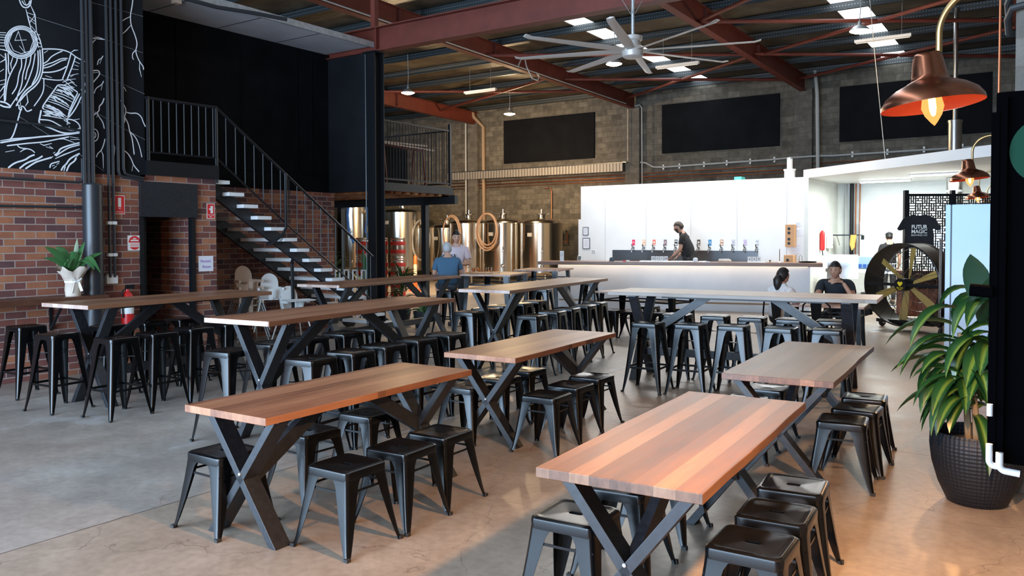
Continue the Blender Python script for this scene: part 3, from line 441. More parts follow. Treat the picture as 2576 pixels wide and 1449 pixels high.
for si,(w,pl) in enumerate(MUR):
    xs=-10.2488+si*8e-6
    hw={3:.004,4:.0062,5:.0075,6:.0095}[w]
    P=[Vector((y,z,0)) for y,z in zip(pl[::2],pl[1::2])]
    # smooth
    if len(P)>3 and w>3:
        for _ in range(2):
            Q=[P[0]]
            for i in range(len(P)-1): Q+= [P[i]*.75+P[i+1]*.25,P[i]*.25+P[i+1]*.75]
            P=Q+[P[-1]]
    L=[];Rr=[]
    for i,p in enumerate(P):
        d=(P[min(i+1,len(P)-1)]-P[max(i-1,0)])
        if d.length<1e-6: d=Vector((1,0,0))
        d.normalize();n=Vector((-d.y,d.x,0))
        k=hw*(1 if 0<i<len(P)-1 else .5)
        L.append(p+n*k);Rr.append(p-n*k)
    va=[mu.bm.verts.new((xs,q.x,q.y)) for q in L];vb=[mu.bm.verts.new((xs,q.x,q.y)) for q in Rr]
    for i in range(len(va)-1): mu.bm.faces.new((va[i],va[i+1],vb[i+1],vb[i]))
mu=mu.build('wall_mural','chalk'); tag(mu,'white line mural of a booted bearded figure and lightning on the black wall','mural')
# ------------------------------------------------------------ pipes on the left wall
t=thing('round_column','thick black round pipe column standing against the brick wall','column',(-10.13,5.48,0))
b=MB(); b.lathe([(.115,0),(.115,2.37),(.1,2.39)],28); b.build('shaft','pipeblack',t,True)
for y,l in ((5.41,'leftmost'),(5.46,'second'),(5.515,'third')):
    b=MB(); b.tube([(-10.17,y,2.37),(-10.17,y,7.0)],.02 if y!=5.515 else .026,8)
    tag(b.build('wall_pipe','pipeblack',smooth=True),'black vertical pipe above the round column, %s of three'%l,'pipe','black wall pipes')
for y,zb,l in ((5.73,1.22,'left one of the pair ending at the socket'),(5.79,1.22,'right one of the pair ending at the socket'),(5.86,2.52,'bent pipe left of the lightning drawing'),(5.93,2.55,'rightmost bent pipe over the black door hood')):
    b=MB(); pts=[(-10.19,y,7.0),(-10.19,y,zb+.06)]
    if zb>2: pts+=[(-10.19,y+.02,zb),(-10.19,y+.08,zb-.02),(-10.19,6.2,zb-.05)]
    else: pts+=[(-10.19,y,zb-.02)]
    b.tube(pts,.018,8); tag(b.build('wall_pipe','pipeblack',smooth=True),'black vertical conduit on brick, '+l,'pipe','black wall pipes')
for pts,l in (([(-10.2,-1,2.42),(-10.2,5.36,2.40),(-10.2,5.4,2.44),(-10.2,5.4,2.7)],'upper black pipe running level along the brick wall'),([(-10.2,-1,2.03),(-10.2,5.42,2.09)],'lower black pipe running level along the brick wall'),
    ([(-10.22,-1,3.07),(-10.22,4.9,3.07),(-10.22,5.4,3.05)],'black pipe crossing the mural below the boots')):
    b=MB(); b.tube(pts,.016,8); tag(b.build('wall_pipe','pipeblack',smooth=True),l,'pipe')
for z,n in ((1.9,'upper'),(1.49,'lower')):
    tag(B('pipe_clip','plastwhite',(-10.22,-10.165,5.70,5.755,z-.02,z+.02),(-10.22,-10.165,5.765,5.82,z-.02,z+.02)),'%s white double clip on the two black conduits'%n,'clip')
t=thing('power_outlet','white double power socket box below the two black conduits','socket',(-10.25,5.76,1.17))
B('box','plastwhite',(0,.06,-.075,.075,-.055,.05),parent=t,bevel=.006); B('conduit_collar','plastwhite',(0,.055,-.05,-.015,.05,.075),(0,.055,.015,.05,.05,.075),parent=t)
def sign(name,label,cy,cz,w,h,m,x=-10.25):
    t=thing(name,label,'sign',(x,cy,cz)); B('panel',m,(.001,.005,-w/2,w/2,-h/2,h/2),parent=t); return t
t=sign('fire_extinguisher_sign','red and white fire extinguisher sign on brick left of the door hood',5.9,2.14,.145,.245,'signwhite')
B('red_panel','signred',(.005,.006,-.065,.065,-.115,.115),parent=t); b=MB(); b.box(.006,.007,-.022,.022,-.03,.09);b.box(.006,.007,-.05,.05,-.1,-.085);b.build('extinguisher_symbol','signwhite',t); text('FIRE',.022,'signwhite',t,(.0065,0,-.05),ROTX);text('EXTINGUISHER',.015,'signred',t,(.0085,0,-.092),ROTX)
t=sign('fire_hose_sign','small red sign with white figure on the brick pier',7.27,2.09,.13,.22,'signwhite')
B('red_panel','signred',(.005,.006,-.057,.057,-.102,.102),parent=t); b=MB(); b.box(.006,.007,-.005,.035,-.03,.075);b.box(.006,.007,-.03,-.005,.02,.04);b.build('symbol','signwhite',t); text('FIRE HOSE',.021,'signwhite',t,(.0065,0,-.055),ROTX);text('REEL',.021,'signwhite',t,(.0065,0,-.082),ROTX)
t=sign('round_notice','square white notice with red circle beside the doorway',6.1,1.64,.19,.2,'signwhite')
b=MB(); b.poly([(.0052,.083*math.cos(a),.005+.088*math.sin(a)) for a in [PI*i/14 for i in range(15)]],(.001,0,0)); b.poly([(.0052,.083*math.cos(a),-.0+.09*math.sin(a)) for a in [R(218)+R(104)*i/10 for i in range(11)]],(.001,0,0)); b.build('red_segments','signred',t)
B('white_bar','signwhite',(.006,.0068,-.025,.025,.05,.064),parent=t);B('white_bar','signwhite',(.006,.0068,-.055,.055,.024,.042),parent=t)
b=MB()
for z in (-.012,-.026,-.04): b.box(.0052,.006,-.06,.06,z-.003,z+.002)
b.build('fine_print','signred',t)
t=sign('handwritten_sign','white sheet handwritten with Parents Room on the brick pier',7.18,1.335,.24,.22,'paper')
text("Parents'",.055,'purpleink',t,(.006,.0,.035),ROTX); text('Room',.055,'purpleink',t,(.006,.01,-.045),ROTX)
# extinguisher
t=thing('fire_extinguisher','red fire extinguisher hung on the brick beside the doorway','extinguisher',(-10.15,5.93,.52))
b=MB(); b.lathe([(.02,0),(.075,.01),(.078,.05),(.078,.4),(.06,.46),(.025,.49),(.022,.52)],20); b.build('cylinder','redpaint',t,True)
b=MB(); b.lathe([(.079,.2),(.079,.32)],20,cap0=False,cap1=False); b.build('label_band','signwhite',t,True)
B('handle','black',(-.015,.015,-.02,.09,.52,.545),parent=t); B('lever','black',(-.012,.012,-.02,.1,.545,.575),parent=t)
b=MB(); b.tube([(0,-.02,.52),(.03,-.08,.5),(.05,-.1,.35),(.05,-.09,.15)],.01,6); b.build('hose','black',t,True)
# wall bench shelf
t=thing('wall_bench','dark wooden bar shelf running along the brick wall','shelf',(-10.06,2.6,1.0))
B('shelf_board','bench',(-.19,.2,-4.5,2.93,-.07,0),parent=t,bevel=.004)
for y in (-3.5,-1.2,.9,2.4): 
    b=MB(); b.bar((-.17,y,-.09),(.12,y,-.09),.03,.04); b.bar((-.17,y,-.4),(.1,y,-.1),.025,.025); b.box(-.185,-.165,y-.015,y+.015,-.42,-.07); b.build('bracket','black',t)
# ------------------------------------------------------------ staircase
t=thing('staircase','open black steel staircase with pale treads rising to the landing','stairs',(0,0,0))
n=15; z0,y0,zt,yt=.17,11.02,2.55,7.48; dz=(zt-.17)/(n-1); dy=(y0-yt)/(n-1)
for i in range(n):
    y=yt+dy*i; z=zt-dz*i
    b=MB(); b.box(-11.5,-10.27,y-.13,y+.14,z-.055,z); b.build('tread','white',t,bevel=.004)
for x in (-10.46,-11.38):
    b=MB(); b.bar((x,yt-.25,zt+.02),(x,y0+.2,.03),.06,.2); b.build('stringer','blackleg',t)
for i in range(n):
    y=yt+dy*i; z=zt-dz*i
    for x in (-10.46,-11.38): b=MB(); b.poly([(x-.02,y-.1,z-.055),(x-.02,y+.1,z-.055),(x-.02,y+.02,z-.17),(x-.02,y-.06,z-.12)],(.04,0,0)); b.build('tread_bracket','blackleg',t)
sl=-(2.69-1.41)/(10.46-8.6)
hz=lambda y:3.58-(y-7.36)*.694
lz=lambda y:2.85-(y-7.38)*.81
b=MB(); b.tube([(-10.22,6.27,3.58),(-10.22,7.36,3.59),(-10.22,8.6,hz(8.6)),(-10.22,10.55,hz(10.55))],.022,8); b.build('handrail','black',t,True)
b=MB(); b.tube([(-10.22,6.27,2.86),(-10.22,7.36,2.86),(-10.22,8.6,hz(8.6)-.78),(-10.22,10.6,hz(10.6)-.8)],.014,6); b.build('bottom_rail','black',t,True)
ys=[6.38+.116*k for k in range(9)]+[7.36+.165*k for k in range(1,20)]
for y in ys:
    top=3.58 if y<7.36 else hz(y); bot=2.86 if y<7.36 else (2.86+(hz(8.6)-.78-2.86)*(y-7.36)/1.24 if y<8.6 else hz(y)-.79)
    b=MB(); b.tube([(-10.22,y,bot),(-10.22,y,top)],.008,6); b.build('baluster','galvdark',t,True)
b=MB(); b.tube([(-10.2,8.6,2.72),(-10.2,8.6,1.86),(-10.24,8.55,1.74),(-10.34,8.44,1.62),(-10.42,8.4,1.6)],.024,8); b.build('rail_support','black',t,True)
b=MB(); b.tube([(-10.22,7.36,2.5),(-10.22,7.36,3.6)],.022,8); b.build('landing_post','black',t,True); b=MB(); b.tube([(-10.22,6.3,2.7),(-10.22,6.3,3.6)],.022,8); b.build('landing_post','black',t,True)
b=MB(); b.tube([(-10.45,8.95,0),(-10.42,8.9,1.28),(-10.36,8.86,1.34)],.028,8); b.build('support_leg','black',t,True)
# ------------------------------------------------------------ mezzanine cage
t=thing('mezzanine','black steel mezzanine platform with timber deck underside behind the column','platform',(0,0,0))
B('edge_beam','black',(-10.46,-10.38,10.95,13.05,2.57,2.72),parent=t)
B('deck','timber',(-15,-10.46,10.95,13.05,2.62,2.7),parent=t)
each('joist','timber',t,*[(-15,-10.47,11.08+.24*k,11.12+.24*k,2.53,2.62) for k in range(9)])
B('far_beam','black',(-15.2,-10.3,13.0,13.1,2.38,2.56),parent=t)
for x in (-11.12,-13.6):
    B('post','black',(x-.06,x+.06,12.98,13.1,0,2.38),parent=t)
b=MB()
for z in (3.86,2.79): b.bar((-10.42,10.95,z),(-10.42,13.0,z),.03,.03)
b.bar((-10.42,13.0,2.75),(-10.42,13.0,4.0),.05,.05); b.build('rail_frame','black',t)
for k in range(24):
    b=MB(); b.tube([(-10.42,11.0+.083*k,2.79),(-10.42,11.0+.083*k,3.86)],.008,5); b.build('rail_bar','galvdark',t)
b=MB()
for k in range(45): b.tube([(-10.5-.1*k,13.0,2.79),(-10.5-.1*k,13.0,3.86)],.007,5)
for z in (3.86,2.79): b.bar((-15,13.0,z),(-10.42,13.0,z),.03,.03)
b.build('rear_railing','black',t)
t=thing('storage_crate','large black crate stored inside the mezzanine cage','crate',(-11.75,12.3,2.7))
B('body','wallblack',(-.55,.5,-.7,.35,0,.9),parent=t); B('lid','black',(-.57,.52,-.72,.37,.9,.93),parent=t)
t=thing('work_frame','dark red steel trestle standing on the mezzanine','trestle',(-11.0,12.1,2.7))
b=MB()
for y in (-.55,.6):
    for x in (-.2,.2): b.bar((x,y,0),(x*.6,y,.8),.03,.03)
b.bar((0,-.6,.82),(0,.7,.78),.06,.05); b.build('frame','redsteel',t)
t=thing('long_timber','pale long timber lengths lying on top of the mezzanine trestle','timber',(-11.0,12.2,3.53))
b=MB(); b.bar((-.05,-.85,.03),(.0,.75,.06),.05,.03); b.build('board','kraft',t); b=MB(); b.bar((.08,-.85,.0),(.03,.95,-.02),.05,.03); b.build('board','kraft',t)
# cables over soffit
b=MB(); b.tube([(-10.15,4.0,5.2),(-10.18,6.0,5.03),(-10.17,7.35,5.02),(-10.05,7.9,5.04),(-9.9,8.4,5.03)],.03,8)
tag(b.build('soffit_cable','pipeblack',smooth=True),'thick black cable swinging past the white soffit','cable')
tag(B('soffit_detector','plastbeige',(-10.72,-10.62,7.0,7.1,5.08,5.13)),'small cream detector on the white soffit','detector')
M2=None
# ------------------------------------------------------------ tables and stools
def slab(L,W,t,wavy=0,seed=1):
    r=random.Random(seed); n=26; pts=[]
    def wv(s):
        a=[r.uniform(0,6) for _ in range(3)]
        return lambda y:wavy*(math.sin(y*2.1+a[0])+.5*math.sin(y*5.3+a[1])+.25*math.sin(y*11+a[2]))
    f,g=wv(0),wv(1)
    for i in range(n+1):
        y=-L/2+L*i/n; pts.append((W/2+f(y),y,-t))
    for i in range(n,-1,-1):
        y=-L/2+L*i/n; pts.append((-W/2+g(y),y,-t))
    return MB().poly(pts,(0,0,t))
def xtable(label,c,rot,L,W,H,m='wood',low=True,inset=.13,wavy=.003,seed=1,group=None,endg=False):
    t=thing('trestle_table',label,'table',(c[0],c[1],0),R(rot),group)
    o=slab(L,W,.042,wavy,seed).build('tabletop',m,t,bevel=.003); o.location.z=H
    if endg:
        B('end_grain','endgrain',(-W/2+.004,W/2-.004,-L/2-.003,-L/2,H-.04,H-.002),parent=t)
    zt=H-.045; ft=.045
    xa=W/2-.07; xb=W/2-.08 if low else W/2-.1
    for sy in (-1,1):
        y=sy*(L/2-inset)
        for i,sx in enumerate((-1,1)):
            b=MB(); yy=y+(.0 if i else 0)
            a=Vector((sx*xa,yy,zt));e=Vector((-sx*xb,yy,0))
            w=.046; d=(e-a).normalized();
            # cut level with floor and top
            hx=w/2/abs(d.z)
            b.poly([(a.x-hx,yy-.055,a.z),(a.x+hx,yy-.055,a.z),(e.x+hx,yy-.055,e.z),(e.x-hx,yy-.055,e.z)],(0,.11,0))
            b.build('leg','blackleg',t,bevel=.002)
        B('top_plate','blackleg',(-xa-.04,xa+.04,y-.045,y+.045,H-.055,H-.043),parent=t)
        zc=H*.5+.0; b=MB(); b.lathe([(.009,0),(.009,.006),(.005,.009)],10,mx=Matrix.Translation((0,y+sy*.055,zc))@Matrix.Rotation(-sy*PI/2,4,'X')); b.build('bolt','galv',t,True)
        b=MB(); off=.60 if low else .78
        a=Vector((0,y-sy*.03,zc-.03)); e=Vector((0,y-sy*off,zt-.02)); b.bar(a,e,.045,.09,ext=.02); b.build('brace','blackleg',t)
    B('top_beam','blackleg',(-.05,.05,-L/2+.55,L/2-.55,H-.085,H-.043),parent=t)
    if not low: B('foot_beam','blackleg',(-.035,.035,-L/2+inset,L/2-inset,.27,.36),parent=t)
    return t
TB=dict(
T1=('low wooden X-leg table in the front left foreground',(-3.85,3.71),1.6,1.87,.68,.75),
T2=('low wooden X-leg table in the front right foreground, largest in view',(-1.52,3.80),3.6,1.93,.70,.75),
T3=('low wooden X-leg table in the middle of the floor behind the front left one',(-3.99,6.24),3.6,1.97,.69,.75),
T4=('low wooden X-leg table in front of the long grey bar table',(-1.69,6.53),3.6,2.03,.74,.75),
H1=('tall dark wooden X-leg table closest to the brick wall',(-8.32,5.33),4.5,2.36,.78,1.05),
H2=('tall orange-brown X-leg table left of centre, behind the front left low table',(-5.64,5.46),6,2.70,.72,1.05),
H3=('tall brown X-leg table in the centre by the bar, with glare spots',(-6.2,9.8),6.5,3.3,.74,1.05),
H5=('tall dark X-leg table nearest the staircase and seated man in blue',(-8.82,9.42),6.5,3.2,.76,1.05),
H4=('long glare-grey bar table set crosswise in front of the seated couple',(-3.13,9.24),92+4,2.95,.84,1.05))
for k,(l,c,rot,L,W,H) in TB.items():
    xtable(l,c,rot,L,W,H,'woodglare' if k=='H4' else ('woodfar' if k in('H3','H5','H1') else 'wood' if k in('T2','T4') else 'woodwarmlit'),H<1,.16 if H<1 else .3,.02 if k=='H4' else .004,ord(k[1])+ord(k[0]),'low trestle tables' if H<1 else 'tall trestle tables',k in('H1','H2','H3','H5'))
def rsq(h,r,z,n=6,cx=0,cy=0,hy=None):
    hy=hy or h; P=[]
    for q in range(4):
        sx=(1,-1,-1,1)[q];sy=(1,1,-1,-1)[q]
        for i in range(n+1):
            a=PI/2*q+PI/2*i/n
            P.append((cx+sx*(h-r)+r*math.cos(a),cy+sy*(hy-r)+r*math.sin(a),z))
    return P
def stool_parts(t,H,high,m='stool'):
    s=.158 if not high else .152; sp=.215 if not high else .225
    b=MB()
    L=[rsq(s-.004,.03,H-.052),rsq(s,.032,H-.052),rsq(s+.001,.034,H-.018),rsq(s-.001,.034,H-.008),rsq(s-.010,.034,H-.001),rsq(s-.02,.034,H),rsq(s-.03,.03,H-.0035),rsq(s-.045,.03,H-.005),rsq(.05,.02,H-.006,hy=.03),rsq(.034,.012,H-.008,hy=.015),rsq(.032,.012,H-.03,hy=.014)]
    b.loft(L,False,False); b.build('seat',m,t,True)
    ht=H-.045
    for sx,sy in ((1,1),(-1,1),(-1,-1),(1,-1)):
        b=MB(); loops=[]
        for f,w in ((0,.118),(.03,.10),(.10,.086),(.3,.074),(.6,.056),(.85,.038),(.96,.028),(1.0,.027)):
            z=ht*(1-f); g=(f**1.15) if f<.93 else f**1.15+ (f-.93)*.35
            px=s-.002+(sp-s)*g; c=Vector((px,px,z)); th=.004; r=min(.022,w*.5)
            prof=[(-w,0),(-r,0),(-r*.55,-r*.1),(-r*.1,-r*.55),(0,-r),(0,-w),(-th,-w),(-th,-r*1.1),(-r*.45,-r*.45-th),(-r*1.1,-th),(-w,-th)]
            prof[8]=(-r*.35-th,-r*.35-th)
            loops.append([(sx*(c.x+x),sy*(c.y+y),z) for x,y in prof])
        b.loft(loops); b.build('leg',m,t,True,auto=50)
    b=MB()
    if high:
        k=s+(sp-s)*((1-.27/ht)**1.15)-.012
        for a,c in (((-k,-k),(k,-k)),((k,-k),(k,k)),((k,k),(-k,k)),((-k,k),(-k,-k))): b.bar((a[0],a[1],.27),(c[0],c[1],.27),.008,.022)
        k=s; b.build('foot_rail',m,t); b=MB(); b.bar((-k,-k,H-.19),(k,k,H-.19),.02,.006); b.bar((-k,k,H-.19),(k,-k,H-.19),.02,.006)
        b.build('cross_brace',m,t)
    else:
        k=s-.002
        for a,c in (((-k,-k),(k,-k)),((k,-k),(k,k)),((k,k),(-k,k)),((-k,k),(-k,-k))): b.bar((a[0]*1.0,a[1]*1.0,H-.115),(c[0]*1.0,c[1]*1.0,H-.115),.005,.012)
        b.build('cross_rails',m,t)
    for sx,sy in ((1,1),(-1,1),(-1,-1),(1,-1)): 
        q=(sp-.008); B('rubber_foot','rubber',(sx*q-.014,sx*q+.014,sy*q-.014,sy*q+.014,0,.018),parent=t)
low0=thing('low_stool','x','stool'); stool_parts(low0,.45,False)
high0=thing('bar_stool','x','stool'); stool_parts(high0,.76,True)
used={'low':0,'high':0}
def stool(kind,x,y,rz,label,group):
    src=low0 if kind=='low' else high0
    if not used[kind]:
        src.location=(x,y,0);src.rotation_euler.z=R(rz);src['label']=label;src['group']=group;used[kind]=1;return src
    return dup(src,(x,y,0),R(rz),label,group)
ORD=['nearest','second nearest','third nearest','fourth nearest','farthest']
def row(kind,pts,rz,tbl,side,group,names=None,jit=3):
    n=len(pts)
    for i,(x,y) in enumerate(pts):
        o=names[i] if names else (ORD[i] if i<n-1 else ORD[4]) if n>1 else 'the only one shown'
        stool(kind,x,y,rz+random.uniform(-jit,jit),'%s black stool, %s side of the %s, %s'%('low' if kind=='low' else 'tall',side,tbl,o),group)
row('low',[(-4.12,3.0),(-4.1,3.62),(-4.16,4.24)],1,'front left low table','left','stools at the front left table')
row('low',[(-3.31,3.2),(-3.31,3.65),(-3.35,4.07)],3,'front left low table','right','stools at the front left table')
row('low',[(-4.2,5.47),(-4.22,5.95),(-4.27,6.45)],4,'middle low table','left','stools at the middle low table')
row('low',[(-3.44,5.51),(-3.5,5.99),(-3.56,6.48)],4,'middle low table','right','stools at the middle low table')
row('low',[(-1.84,3.2),(-1.86,3.72),(-1.92,4.35)],4,'large front right table','left','stools at the front right table')
row('low',[(-1.06,3.3),(-1.09,3.73),(-1.14,4.19)],4,'large front right table','right','stools at the front right table')
row('low',[(-2.05,6.2),(-2.06,6.78)],4,'low table before the grey bar table','left','stools at the right middle table')
row('low',[(-1.27,5.88),(-1.27,6.34),(-1.31,6.81)],4,'low table before the grey bar table','right','stools at the right middle table')
row('high',[(-7.52,4.28),(-7.57,4.73),(-7.66,5.21),(-7.73,5.68)],5,'tall table by the brick wall','right','stools at the tall table by the brick')
row('high',[(-8.3,4.12),(-8.62,4.83),(-8.62,5.28),(-8.64,5.72)],5,'tall table by the brick wall','left','stools at the tall table by the brick')
stool('high',-9.33,4.3,2,'tall black stool standing alone under the brick wall shelf, leftmost in view','stools at the tall table by the brick')
row('high',[(-4.93,4.39),(-4.95,4.84),(-5.0,5.29),(-5.05,5.78),(-5.06,6.24)],6,'tall orange-brown table left of centre','right','stools at the tall centre-left table')
row('high',[(-5.86,4.32),(-5.95,4.83),(-5.98,5.28),(-5.98,5.74),(-6.03,6.22)],6,'tall orange-brown table left of centre','left','stools at the tall centre-left table')
row('high',[(-5.39,8.3),(-5.46,8.88),(-5.53,9.37),(-5.58,9.9),(-5.68,10.42)],7,'tall centre table near the bar','right','stools at the tall centre table')
row('high',[(-6.31,8.25),(-6.42,8.75),(-6.52,9.22),(-6.5,9.7),(-6.56,10.18)],7,'tall centre table near the bar','left','stools at the tall centre table')
LR=['leftmost','second from the left','middle one','second from the right','rightmost']
row('high',[(-3.84,8.28),(-3.39,8.39),(-2.95,8.50),(-2.47,8.57),(-2.02,8.66)],6,'long grey bar table','near','stools at the grey bar table',LR)
row('high',[(-3.95,9.36),(-3.5,9.44),(-3.07,9.49),(-2.64,9.52),(-2.21,9.6)],6,'long grey bar table','far','stools at the grey bar table',LR)
stool('high',-9.12,11.3,12,'tall black stool under the seated man in the blue shirt','stools by the steel-leg tables')
stool('high',-7.95,12.6,12,'tall black stool right of the nearer pale-edged tall table','stools by the steel-leg tables')
stool('high',-8.25,14.9,12,'tall black stool right of the farther pale-edged tall table','stools by the steel-leg tables')
stool('high',-8.6,13.35,10,'tall black stool between the two pale-edged tall tables','stools by the steel-leg tables')
# steel leg tables
def steel_table(label,c,rot,W,D,H,m='woodfar'):
    t=thing('steel_leg_table',label,'table',(c[0],c[1],0),R(rot),'steel-leg tables')
    B('tabletop',m,(-W/2,W/2,-D/2,D/2,H-.03,H),parent=t,bevel=.003)
    B('edge_band','endgrain',(-W/2+.01,W/2-.01,-D/2-.003,-D/2,H-.029,H-.001),parent=t)
    for sx in (-1,1):
        for sy in (-1,1):
            b=MB(); loops=[]
            for z,w,o in ((H-.03,.1,0),(H*.5,.07,.01),(.0,.035,.03)):
                x=W/2-.06+o; y=D/2-.06+o
                loops.append([(sx*x,sy*y,z),(sx*(x-w),sy*y,z),(sx*(x-w),sy*(y-.008),z),(sx*(x-.008),sy*(y-.008),z),(sx*(x-.008),sy*(y-w),z),(sx*x,sy*(y-w),z)])
            b.loft(loops); b.build('leg','stool',t)
    b=MB(); z=H*.82 if H>.9 else H*.8
    for sy in (-1,1): b.bar((-W/2+.08,sy*(D/2-.07),z),(W/2-.08,sy*(D/2-.07),z),.01,.025)
    for sx in (-1,1): b.bar((sx*(W/2-.07),-D/2+.08,z),(sx*(W/2-.07),D/2-.08,z),.01,.025)
    b.build('rails','stool',t); return t
steel_table('nearer pale-edged tall table with black steel legs, flight of beers on it',(-8.62,12.1),16,.95,1.25,1.05)
steel_table('farther pale-edged tall table with steel legs, in front of the bar corner',(-8.95,14.25),16,.95,1.2,1.05)
steel_table('low pale-edged steel leg table behind the left end of the grey bar table',(-6.05,12.95),-8,1.6,.8,.75)
steel_table('low wooden table between the seated couple',(-2.85,12.0),6,1.1,.75,.75)
row('low',[(-6.47,12.55),(-6.03,12.5),(-5.5,12.5)],-6,'low table in front of the bar','near','stools at the low table by the bar',['leftmost','middle one','rightmost'])
row('low',[(-6.3,13.6),(-5.7,13.5)],-6,'low table in front of the bar','far','stools at the low table by the bar',['left one','right one'])
def chair(label,x,y,rz):
    t=thing('steel_chair',label,'chair',(x,y,0),R(rz),'steel chairs of the couple')
    b=MB(); b.loft([rsq(.18,.04,.425),rsq(.182,.04,.44),rsq(.17,.04,.45),rsq(.1,.03,.445)],True,True); b.build('seat','stool',t,True)
    for sx,sy in ((1,1),(-1,1),(-1,-1),(1,-1)):
        b=MB(); b.bar((sx*.165,sy*.165,.43),(sx*.215,sy*.215,0),.045,.03); b.build('leg','stool',t)
    b=MB(); b.tube([(-.18,-.17,.4),(-.19,-.2,.62),(-.17,-.23,.78),(-.1,-.25,.85),(0,-.255,.86),(.1,-.25,.85),(.17,-.23,.78),(.19,-.2,.62),(.18,-.17,.4)],.012,8); b.build('back_frame','stool',t,True)
    b=MB(); b.poly([(-.05,-.2,.44),(.05,-.2,.44),(.075,-.262,.85),(-.075,-.262,.85)],(0,.004,0)); b.build('back_splat','stool',t)
chair('black steel chair under the woman in the patterned top',-3.4,11.75,3)
chair('empty black steel chair in front of the man resting his chin',-2.78,11.45,2)
chair('black steel chair behind the table under the man in the dark shirt',-2.86,12.72,180)
# high chairs
def highchair(label,x,y,rz,col,n,tray):
    for k in range(n):
        z=.0+.13*k
        t=thing('high_chair',label%k if '%' in label else label,'high chair',(x,y,z),R(rz),'baby high chairs')
        if '%d' in label: pass
        b=MB(); seg=12; outer=[]
        def shell(z,w,d,yb): return [(w*math.cos(a),yb+d*math.sin(a),z) for a in [PI*i/seg for i in range(seg+1)]]
        # wrap-around seat shell, open at the front (-y)
        L=[]; 
        for zz,ww,dd,top in ((.50,.15,.13,0),(.56,.17,.15,0),(.64,.19,.17,0),(.70,.20,.18,0)): L.append(shell(zz,ww,dd,-.02)+[])
        th=.008
        rings=[l+[(p[0]*.95,p[1]*.95-.002,p[2]) for p in l[::-1]] for l in L]
        b.loft(rings)
        # raised rounded back
        P=[(-.14*math.cos(a)*(1 if 1 else 1),.13+.04*math.sin(a),.64 if i in(0,) and 0 else .76+.16*math.sin(a)) for i,a in enumerate([PI*q/14 for q in range(15)])]; P=[(-.15,.13,.62)]+P+[(.15,.13,.62)]
        b.poly(P,(0,.012,0)); b.loft([rsq(.14,.05,.50,hy=.13),rsq(.15,.05,.515,hy=.13)])
        b.box(-.205,-.17,-.19,.02,.66,.70);b.box(.17,.205,-.19,.02,.66,.70);b.box(-.03,.03,-.16,-.13,.5,.68)
        b.build('seat_shell',col,t,True,auto=40)
        for sx in (-1,1):
            for sy in (-1,1):
                q=MB(); q.tube([(sx*.15,sy*.12,.52),(sx*.27,sy*.25,0.0+(0 if k==0 else 0.05))],.012,8); q.build('leg','galv' if col!='plastwhite' else 'plastwhite',t,True)
        if tray:
            q=MB(); q.loft([rsq(.22,.06,.70,hy=.16,cy=-.24),rsq(.235,.07,.715,hy=.17,cy=-.24),rsq(.22,.06,.718,hy=.155,cy=-.24),rsq(.2,.05,.708,hy=.14,cy=-.24)],True,True); q.build('tray',col,t,True)
        yield t
HL=['beige plastic high chair at the bottom of the stack under the stairs','beige plastic high chair second in the stack under the stairs','beige plastic high chair third in the stack under the stairs','beige plastic high chair on top of the stack with rounded back']
for k in range(4):
    for t in highchair(HL[k],-10.95,8.42,75,'plastbeige',1,False): t.location.z=.11*k
for t in highchair('white plastic high chair with grey back facing the stack under the stairs',-10.75,8.72,55,'plastwhite',1,False): t.location.z=.2
for t in highchair('white plastic high chair with a tray, in front under the stairs',-10.35,8.85,20,'plastwhite',1,True): t.rotation_euler.z=R(75)

tag(MB().poly([(-3.95,1.72,0.001),(-3.9,1.70,0.001),(-3.88,1.74,0.001),(-3.92,1.77,0.001)],(0,0,.004)).build('paper_scrap','paper'),'tiny white paper scrap on the bare floor at the lower left','scrap')
# ------------------------------------------------------------ bar
BA=R(15.2)
bar=thing('bar_counter','long bar counter with white clad front and thick wooden top','bar',(-10.62,16.62,0),BA)
B('worktop','woodbar',(0,6.45,0,.85,1.04,1.12),parent=bar,bevel=.004)
B('front_panel','barfront',(.42,6.2,.30,.36,0,1.04),parent=bar)
B('end_panel','pine',(6.14,6.2,.36,.85,0,1.04),parent=bar); B('end_panel','barfront',(.42,.48,.36,.85,0,1.04),parent=bar)
B('light_strip','strip',(.45,6.15,.24,.26,1.025,1.038),parent=bar)
b=MB(); b.tube([(.5,.12,.2),(6.1,.12,.2)],.018,8)
for k in range(6): b.tube([(.6+k*1.08,.12,.2),(.6+k*1.08,.30,.2)],.012,6)
b.build('foot_rail','beige',bar,True)
struct(B('wall_bar','white',(-11.34,-5.24,20,20.1,0,3.12),(-11.42,-11.34,20,20.1,0,2.2),(-11.34,-5.24,20.1,23,3.04,3.12),(-11.34,-11.24,20.1,23,0,3.04)))
b=MB()
for x in (-10.57,-9.35,-8.09,-6.87,-5.65): b.box(x,x+.008,19.995,20,0,3.1)
b.build('trim_9','soffit')['kind']='structure'
tag(B('splashback','darksteel',(-10.34,-6.34,19.985,19.999,.98,1.35)),'brushed steel splashback under the beer taps','splashback')
t=thing('back_bench','steel back bench below the beer taps','bench',(-8.3,19.7,0)); B('worktop','steel',(-2.3,2.6,-.28,.28,.94,.98),parent=t); B('cabinet','darksteel',(-2.25,2.55,-.22,.27,.1,.94),parent=t)
struct(B('floor_bar','floor',(-10.9,-5.3,18.45,20,0,.12)))
TX=(-9.71,-9.4,-9.11,-8.79,-8.49,-7.87,-7.57,-7.26,-6.96,-6.66,-6.36)
